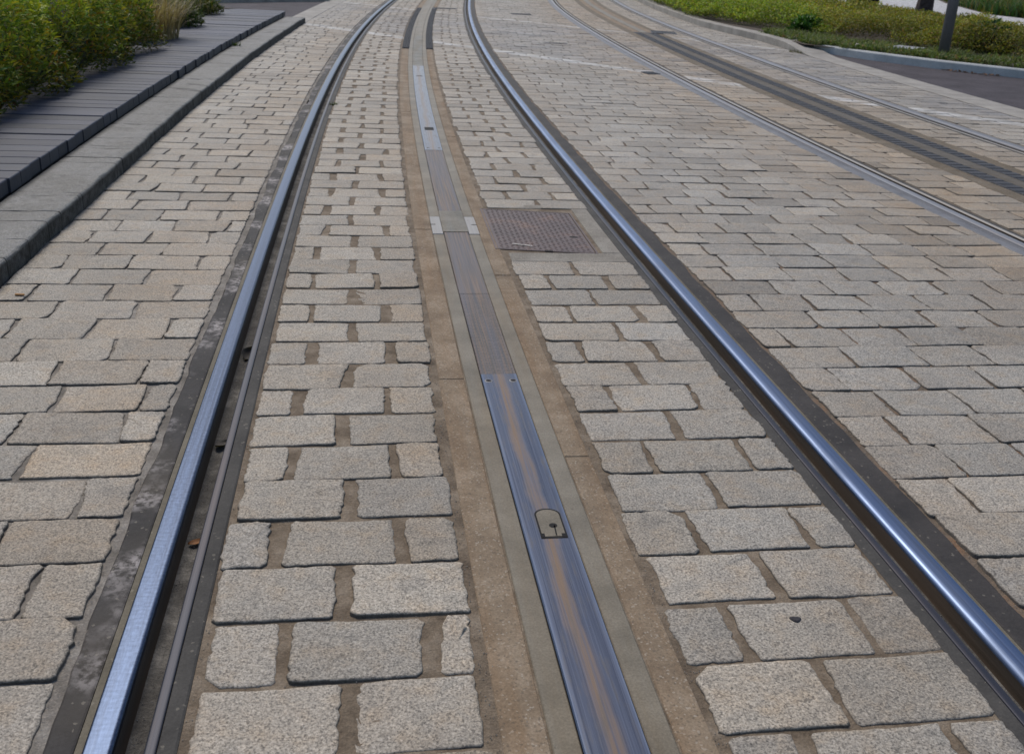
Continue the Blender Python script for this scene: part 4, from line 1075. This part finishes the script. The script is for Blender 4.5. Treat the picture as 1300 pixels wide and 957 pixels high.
def bush(x, y, r, h, n, cols, w, label):
    u = rng.normal(0, 1, (n, 3)); u /= np.linalg.norm(u, axis=1)[:, None]; u[:, 2] = np.abs(u[:, 2])
    P = u * np.array([r, r, h]) * (rng.random(n) ** 0.35)[:, None] * (1 + 0.2 * vnoise(u[:, 0] * 3, u[:, 1] * 3 + u[:, 2], 3, 41))[:, None]
    sh = 0.35 + 0.8 * np.clip(P[:, 2] / h, 0, 1)
    V, F, C = leaf_mesh(P, rand_dirs(n, 0.3) + u, rand_dirs(n, 1.0), rng.uniform(0.06, 0.1, n), rng.uniform(0.03, 0.05, n), pal(n, cols, w) * sh[:, None])
    o = mesh_obj("shrub", V, F, M["leaf"], col=C); o.location = (x, y, 0.085); return tag(o, label, "shrub")
bush(5.9, 13.45, 0.30, 0.33, 1700, DARK + GREEN[:2], [1, 2, 2, 3, 2], "dark green shrub standing in the bed to the right of the grey post")
bush(3.99, 15.0, 0.22, 0.22, 1200, [(0.035, 0.11, 0.015), (0.07, 0.16, 0.02)], [1, 1], "small vivid green shrub at the back of the raised kerb by the bare soil")

# grey post
def post():
    x, y = 4.985, 12.45
    root = empty("post", (x, y, 0.085), "dark grey round metal post standing in the verge behind the pale kerb", "post")
    def lathe(name, prof, mat, n=32, parent=root):
        V, F = [], []
        for r, z in prof:
            for k in range(n): a = 2 * math.pi * k / n; V.append((x + r * math.cos(a), y + r * math.sin(a), z))
        for i in range(len(prof) - 1):
            for k in range(n): F.append([i * n + k, i * n + (k + 1) % n, (i + 1) * n + (k + 1) % n, (i + 1) * n + k])
        F.append(list(range(n))[::-1]); F.append([(len(prof) - 1) * n + k for k in range(n)])
        return mesh_obj(name, V, F, mat, parent, smooth=True)
    lathe("shaft", [(0.0625, 0.10), (0.0620, 1.5), (0.058, 3.4), (0.055, 3.42), (0.02, 3.45)], M["post"])
    lathe("base_collar", [(0.069, 0.07), (0.069, 0.115), (0.064, 0.122)], M["black"])
post()

def tree():
    x, y = 7.18, 19.2
    root = empty("tree", (x, y, 0.08), "dark tree trunk beside the pale gravel walk at the back", "tree")
    V, F = [], []; n = 20; prof = [(0.21, 0.05), (0.165, 0.2), (0.14, 0.5), (0.13, 1.2), (0.12, 2.2), (0.105, 3.0), (0.08, 3.6)]
    for q, (r, z) in enumerate(prof):
        for k in range(n):
            a = 2 * math.pi * k / n; rr = r * (1 + 0.08 * math.sin(a * 5 + z * 2) + 0.05 * math.sin(a * 9 - z)); V.append((x + rr * math.cos(a) + 0.03 * z, y + rr * math.sin(a), z))
    for i in range(len(prof) - 1):
        for k in range(n): F.append([i * n + k, i * n + (k + 1) % n, (i + 1) * n + (k + 1) % n, (i + 1) * n + k])
    # limbs
    for b in range(7):
        az = b * 0.9 + rng.normal(0, 0.2); z0 = 2.3 + b * 0.18; L = rng.uniform(1.4, 2.2); base = len(V); m = 8
        for t in range(6):
            q = t / 5; r = 0.06 * (1 - q) + 0.012; cx = x + 0.07 + math.cos(az) * L * q * 0.8; cy = y + math.sin(az) * L * q * 0.8; cz = z0 + L * q * 0.7
            for k in range(m): a = 2 * math.pi * k / m; V.append((cx + r * math.cos(a), cy + r * math.sin(a), cz + r * 0.3 * math.sin(a * 2)))
        for t in range(5):
            for k in range(m): F.append([base + t * m + k, base + t * m + (k + 1) % m, base + (t + 1) * m + (k + 1) % m, base + (t + 1) * m + k])
    mesh_obj("trunk", V, F, M["bark"], root, smooth=True)
    n = 9000; u = rng.normal(0, 1, (n, 3)); u /= np.linalg.norm(u, axis=1)[:, None]
    P = np.array([x, y, 4.3]) + u * np.array([2.1, 2.1, 1.7]) * (rng.random(n) ** 0.45)[:, None] * (1 + 0.3 * vnoise(u[:, 0] * 2, u[:, 1] * 2 + u[:, 2] * 2, 2, 51))[:, None]
    V, F, C = leaf_mesh(P, rand_dirs(n, 0.1), rand_dirs(n, 0.8), rng.uniform(0.1, 0.18, n), rng.uniform(0.06, 0.1, n), pal(n, GREEN, [4, 3, 1, 3]))
    mesh_obj("crown", V, F, M["leaf"], root, col=C)
tree()

# low grey bench-like block at the very back, with a dark recess under its right end
def stone_bench():
    x, y = 7.65, 26.2
    root = empty("stone_bench", (x, y, 0.08), "low grey slab bench on a dark base at the top edge behind the planting", "bench")
    def bx(name, x0, x1, y0, y1, z0, z1, mat, b=0.02):
        bm = bmesh.new(); bmesh.ops.create_cube(bm, size=1.0)
        for v in bm.verts: v.co = Vector((x0 + (v.co.x + 0.5) * (x1 - x0), y0 + (v.co.y + 0.5) * (y1 - y0), z0 + (v.co.z + 0.5) * (z1 - z0)))
        bmesh.ops.bevel(bm, geom=bm.edges[:], offset=b, segments=2, affect="EDGES")
        me = bpy.data.meshes.new(name); bm.to_mesh(me); bm.free(); me.materials.append(mat)
        o = bpy.data.objects.new(name, me); COL.objects.link(o); o.parent = root; o.matrix_parent_inverse = Matrix.Translation(-Vector(root.location))
    bx("seat", x - 1.05, x + 1.05, y - 0.25, y + 0.25, 0.40, 0.50, M["slab"])
    bx("base", x - 0.95, x - 0.1, y - 0.2, y + 0.2, 0.05, 0.398, M["slab"])
    bx("base", x + 0.25, x + 0.95, y - 0.2, y + 0.2, 0.05, 0.398, M["black"])
stone_bench()

def slab(x, y, w, l, h, rot, mat, name, label, cat):
    bm = bmesh.new(); bmesh.ops.create_cube(bm, size=1.0)
    for v in bm.verts: v.co = Vector((v.co.x * w, v.co.y * l, v.co.z * h))
    bmesh.ops.bevel(bm, geom=bm.edges[:], offset=min(0.01, h * 0.3), segments=2, affect="EDGES")
    bmesh.ops.subdivide_edges(bm, edges=bm.edges[:], cuts=1)
    for v in bm.verts: v.co += Vector(rng.normal(0, 0.0015, 3))
    me = bpy.data.meshes.new(name); bm.to_mesh(me); bm.free(); me.materials.append(mat)
    o = bpy.data.objects.new(name, me); COL.objects.link(o); o.location = (x, y, 0.085 + h / 2); o.rotation_euler = (0, 0, rot); return tag(o, label, cat)
slab(4.72, 12.95, 0.36, 0.42, 0.05, R(-38), M["slab"], "concrete_slab", "flat blue-grey concrete slab lying in the verge left of the post", "slab")
def rock(x, y, z, r, mat, label):
    bm = bmesh.new(); bmesh.ops.create_icosphere(bm, subdivisions=3, radius=1.0)
    for v in bm.verts: v.co = Vector((v.co.x * r * 1.4, v.co.y * r, v.co.z * r * 0.7)) * (1 + 0.16 * math.sin(v.co.x * 5 + v.co.z * 3) + 0.1 * math.sin(v.co.y * 9)); 
    me = bpy.data.meshes.new("stone"); bm.to_mesh(me); bm.free(); me.materials.append(mat)
    o = bpy.data.objects.new("stone", me); COL.objects.link(o); o.location = (x, y, z); return tag(o, label, "stone")
rock(4.13, 13.0, 0.115, 0.04, M["white_scuff"], "small pale stone lying on the bare soil behind the kerb")

# yellow flower at the right edge
def flower():
    x, y = 5.85, 12.05; root = empty("flowering_plant", (x, y, 0.085), "small plant with a yellow flower at the right edge of the verge", "plant")
    n = 160; a = rng.uniform(0, 6.28, n); P = np.stack([x + rng.normal(0, 0.04, n), y + rng.normal(0, 0.04, n), 0.085 + rng.uniform(0.0, 0.16, n)], 1)
    V, F, C = leaf_mesh(P, rand_dirs(n, 0.4), rand_dirs(n, 1), rng.uniform(0.04, 0.08, n), rng.uniform(0.02, 0.035, n), pal(n, [(0.16, 0.06, 0.03), (0.07, 0.1, 0.02), (0.10, 0.07, 0.03)], [2, 2, 1]))
    mesh_obj("leaves", V, F, M["leaf"], root, col=C)
    n = 40; a = np.linspace(0, 12.56, n); P = np.stack([np.full(n, x), np.full(n, y), np.full(n, 0.27)], 1) + rng.normal(0, 0.012, (n, 3))
    D = np.stack([np.cos(a), np.sin(a), 0.3 + 0 * a], 1); V, F, C = leaf_mesh(P, D, np.tile([0, 0, 1.0], (n, 1)), np.full(n, 0.05), np.full(n, 0.025), pal(n, [(0.75, 0.55, 0.02)], [1], 0.1))
    mesh_obj("flower", V, F, M["leaf"], root, col=C)
    P = np.array([[x, y, 0.085]]); V, F, C = blades(P, np.array([0.5]), np.array([0.03]), np.array([0.2]), np.array([0.01]), np.array([[0.06, 0.1, 0.02]])); mesh_obj("stem", V, F, M["leaf"], root, col=C)
flower()

# slot drains let into the paving
def slot_drain(tr, s, d, w, l, rot, label):
    x, y = tr.pos(s, d); V, F = [], []
    def bar(x0, x1, y0, y1, z0, z1):
        b = len(V); V.extend([(x0, y0, z1), (x1, y0, z1), (x1, y1, z1), (x0, y1, z1), (x0, y0, z0), (x1, y0, z0), (x1, y1, z0), (x0, y1, z0)])
        F.extend([[b, b + 1, b + 2, b + 3]] + [[b + k, b + 4 + k, b + 4 + (k + 1) % 4, b + (k + 1) % 4] for k in range(4)])
    t = 0.012
    bar(-w / 2, w / 2, -l / 2, -l / 2 + t, -0.03, 0.006); bar(-w / 2, w / 2, l / 2 - t, l / 2, -0.03, 0.006); bar(-w / 2, -w / 2 + t, -l / 2 + t, l / 2 - t, -0.03, 0.006); bar(w / 2 - t, w / 2, -l / 2 + t, l / 2 - t, -0.03, 0.006)
    k = -w / 2 + 0.03
    while k < w / 2 - 0.025: bar(k, k + 0.009, -l / 2 + t, l / 2 - t, -0.03, 0.005); k += 0.026
    nb = len(F)
    b = len(V); V.extend([(-w / 2, -l / 2, 0.0025), (w / 2, -l / 2, 0.0025), (w / 2, l / 2, 0.0025), (-w / 2, l / 2, 0.0025)]); F.append([b, b + 1, b + 2, b + 3])
    o = mesh_obj("drain_grate", V, F, [M["lip"], M["black"]], midx=[0] * nb + [1]); o.location = (float(x), float(y), 0); o.rotation_euler = (0, 0, rot)
    return tag(o, label, "drain grate", "drain grates let into the paving")
slot_drain(T1, 16.75, 1.61, 0.34, 0.26, R(8), "dark narrow drain grate in the middle of the paving near the top edge")
slot_drain(T1, 11.54, 1.66, 0.29, 0.08, R(6), "thin dark drain grate just above the nearer worn white line")
slot_drain(T2, 14.3, 0.36, 0.36, 0.5, R(-3), "wide grey drain grate between the rails of the far track")
slot_drain(T1, 17.35, 0.31, 0.42, 0.22, R(10), "drain grate beside the end of the dark ribbed strips in the near track")
slot_drain(T1, 8.75, 2.24, 0.13, 0.16, R(20), "short dark drain grate against the first rail of the far track")

# litter, weeds and grit
def weed(name, tr, s, d, z, r, n, label, cols=GREEN): 
    return tuft(name, tr, s, d, z, r, n, min(0.05, r), 0.004, cols, [1] * len(cols), 0.8, label, "weed")
weed("weed", T1, 9.15, -1.735, 0.07, 0.05, 60, "green weed growing on the kerb against the boardwalk edge")
weed("weed", T2, 12.0, 1.60, -0.005, 0.13, 160, "dry green weed growing in the crack beside the right-hand flush kerb", [(0.08, 0.1, 0.03), (0.13, 0.11, 0.05)])
weed("weed", T1, 6.2, -0.628, -0.006, 0.028, 50, "tiny weed between the left rail and the cobbles")
def cig(s, d, rot):
    x, y = T1.pos(s, d); V, F = [], []; n = 10
    for k in range(5):
        u = (-1 + k * 0.5) * 0.014; r = 0.0042 * (1 - 0.12 * (k in (0, 4)))
        for j in range(n): a = 2 * math.pi * j / n; V.append((u, r * math.cos(a), 0.0045 + r * 0.8 * math.sin(a)))
    for k in range(4):
        for j in range(n): F.append([k * n + j, k * n + (j + 1) % n, (k + 1) * n + (j + 1) % n, (k + 1) * n + j])
    F.append(list(range(n))); F.append([4 * n + j for j in range(n)][::-1])
    o = mesh_obj("cigarette_butt", V, F, M["butt"]); o.location = (float(x), float(y), 0.001); o.rotation_euler = (0, 0, rot); return tag(o, "orange cigarette butt on the cobbles at the far left by the kerb", "cigarette butt")
cig(2.17, -1.427, R(5))
def dry_leaf(x, y, z, rot, L, col, label, group=None):
    # a curled leaf: rows across the blade, cupped
    V, F = [], []; n = 9
    for k in range(n):
        u = k / (n - 1); w = L * 0.27 * math.sin(math.pi * min(u * 1.02, 1)) ** 0.8 * (1 + 0.12 * math.sin(u * 25)) + 0.0005
        for j, q in enumerate((-1, -0.5, 0, 0.5, 1)): V.append(((u - 0.5) * L, q * w, 0.003 + L * (0.10 * q * q + 0.22 * (u - 0.5) ** 2)))
    for k in range(n - 1):
        for j in range(4): a = k * 5 + j; F.append([a, a + 5, a + 6, a + 1])
    C = np.tile(col, (len(V), 1)) * rng.uniform(0.8, 1.2, (len(V), 1))
    o = mesh_obj("dry_leaf", V, F, M["dry"], smooth=True, col=C); o.location = (x, y, z); o.rotation_euler = (rng.normal(0, 0.2), rng.normal(0, 0.2), rot); return tag(o, label, "leaf", group)
x, y = T1.pos(0.79, -0.688); dry_leaf(float(x), float(y), -0.034, 0.5, 0.032, (0.22, 0.09, 0.03), "orange-brown dry leaf caught in the groove of the left rail")
x, y = T1.pos(1.20, -0.690); dry_leaf(float(x), float(y), -0.034, 1.2, 0.05, (0.05, 0.042, 0.036), "dark rotted leaf lying in the groove of the left rail")
x, y = T1.pos(1.75, -0.690); dry_leaf(float(x), float(y), -0.034, 1.5, 0.07, (0.045, 0.038, 0.034), "long dark leaf scrap wedged in the left rail groove by the cobbles")
for k in range(9):
    a = rng.uniform(-1, 1); dry_leaf(4.93 + a * 0.16 + 0.03, 12.28 - a * 0.1 + rng.normal(0, 0.03), 0.10 + rng.uniform(0, 0.02), rng.uniform(0, 6), rng.uniform(0.06, 0.1), (0.26, 0.15, 0.06), "brown dry leaf heaped at the foot of the grey post", "dry leaves at the foot of the post")
for k in range(14):
    q = k / 13; x = 4.72 + q * 0.42; y = 11.70 - q * 0.37; dry_leaf(x + rng.normal(0, 0.02), y + rng.normal(0, 0.02), 0.0, rng.uniform(0, 6), rng.uniform(0.05, 0.085), (0.16, 0.085, 0.05), "dry brown leaf in the gutter below the pale kerb", "dry leaves in the gutter")
def gum():
    V, F = [], []; x, y = T1.pos(0.42, 0.40); n = 18
    pr = [(1.0, 0.0), (0.9, 0.0016), (0.5, 0.0024)]
    for r, z in pr:
        for k in range(n): a = 2 * math.pi * k / n; q = 0.008 * r * (1 + 0.15 * math.sin(3 * a)); V.append((q * math.cos(a) * 1.3, q * math.sin(a), z))
    for i in range(2):
        for k in range(n): F.append([i * n + k, i * n + (k + 1) % n, (i + 1) * n + (k + 1) % n, (i + 1) * n + k])
    F.append([2 * n + k for k in range(n)])
    o = mesh_obj("chewing_gum", V, F, M["gum"], smooth=True); o.location = (float(x), float(y), 0.0012); return tag(o, "flattened dark chewing gum spot on a cobble between the rails", "gum")
gum()
def loose_grit():
    V, F = [], []
    tet = np.array([(1, 0, -0.3), (-0.5, 0.85, -0.3), (-0.5, -0.85, -0.3), (0.1, 0.1, 0.8), (0.5, -0.4, 0.5)])
    fc = [(0, 1, 3), (1, 2, 3), (2, 4, 3), (4, 0, 3), (2, 0, 4), (0, 2, 1)]
    for k in range(5200):
        s = rng.random() ** 1.8 * 9
        b = rng.random()
        if b < 0.30: d = rng.choice([-0.172, 0.174]) + rng.normal(0, 0.008)
        elif b < 0.55: d = rng.choice([-0.6225, 0.634, -0.83, 0.84]) + rng.normal(0, 0.004)
        elif b < 0.72: d = rng.choice([-0.694, 0.694]) + rng.normal(0, 0.006)
        elif b < 0.9:
            s = 0.33 + round((s - 0.33) / 0.16) * 0.16 + rng.normal(0, 0.002); d = rng.uniform(-0.6, 0.6)
            if abs(d) < 0.2: continue
        else: d = rng.uniform(-1.45, 2.0)
        if abs(abs(d) - 0.7) < 0.075 and not abs(abs(d) - 0.694) < 0.016: continue
        if 0.12 < d < 0.57 and 2.6 < s < 3.4: continue
        z = -0.033 if abs(abs(d) - 0.694) < 0.02 else (-0.0035 if b < 0.9 else 0.001)
        x, y = T1.pos(s, d); r = rng.uniform(0.0005, 0.0015) * (1 + 0.1 * s); a = rng.uniform(0, 6.28)
        q = tet * r * rng.uniform(0.7, 1.3, (5, 3)); n0 = len(V)
        for p in q: V.append((float(x) + p[0] * math.cos(a) - p[1] * math.sin(a), float(y) + p[0] * math.sin(a) + p[1] * math.cos(a), z + p[2] + 0.0008))
        F.extend([[n0 + i for i in f] for f in fc])
    return tag(mesh_obj('grit', V, F, M['grit_bits']), 'loose sand and grit lying in the joints and rail grooves', 'grit', None, 'stuff')
M['grit_bits'] = mat_plain_noise('loose_grit', [(0.3, (0.16, 0.135, 0.105)), (0.5, (0.28, 0.245, 0.205)), (0.7, (0.46, 0.42, 0.37))], 60, 0.9, 0.2)
loose_grit()

# ------------------------------------------------------------------ light
SUN_EL, SUN_AZ = R(50), R(-28)          # azimuth measured from +Y towards +X
w = bpy.data.worlds.new("World"); scene.world = w; w.use_nodes = True
nt = w.node_tree; bg = nt.nodes["Background"]
sky = nt.nodes.new("ShaderNodeTexSky"); sky.sky_type = "NISHITA"; sky.sun_disc = False
sky.sun_elevation = SUN_EL; sky.sun_rotation = SUN_AZ; sky.air_density = 1.0; sky.dust_density = 1.2; sky.ozone_density = 1.0
nt.links.new(sky.outputs[0], bg.inputs[0]); bg.inputs[1].default_value = 0.14
sd = bpy.data.lights.new("Sun", "SUN"); sd.energy = 2.65; sd.angle = R(25); sd.color = (1.0, 0.92, 0.80)
so = bpy.data.objects.new("Sun", sd); COL.objects.link(so)
dirv = Vector((math.sin(SUN_AZ) * math.cos(SUN_EL), math.cos(SUN_AZ) * math.cos(SUN_EL), math.sin(SUN_EL)))
so.rotation_euler = dirv.to_track_quat("Z", "Y").to_euler(); so.location = dirv * 30

# ------------------------------------------------------------------ camera
cd = bpy.data.cameras.new("Camera"); cam = bpy.data.objects.new("Camera", cd); COL.objects.link(cam)
cd.sensor_width = 36.0; cd.sensor_fit = "HORIZONTAL"; cd.lens = 1264.93 / 1300 * 36
cd.shift_y = -45.0 / 1300; cd.clip_start = 0.05; cd.clip_end = 2000
TH, RO = 0.37868, 0.04969
ct, st = math.cos(TH), math.sin(TH); cr, sr = math.cos(RO), math.sin(RO)
X0, U0, Bk = Vector((1, 0, 0)), Vector((0, st, ct)), Vector((0, -ct, st))
Xc = X0 * cr + U0 * sr; Uc = U0 * cr - X0 * sr
cam.matrix_world = Matrix(((Xc.x, Uc.x, Bk.x, 0), (Xc.y, Uc.y, Bk.y, 0), (Xc.z, Uc.z, Bk.z, 1.09446), (0, 0, 0, 1)))
cd.dof.use_dof = True; cd.dof.focus_distance = 2.2; cd.dof.aperture_fstop = 11
scene.camera = cam
scene.view_settings.view_transform = "Standard"; scene.view_settings.look = "None"; scene.view_settings.exposure = 0; scene.view_settings.gamma = 1
scene.render.resolution_x = 1024; scene.render.resolution_y = 753
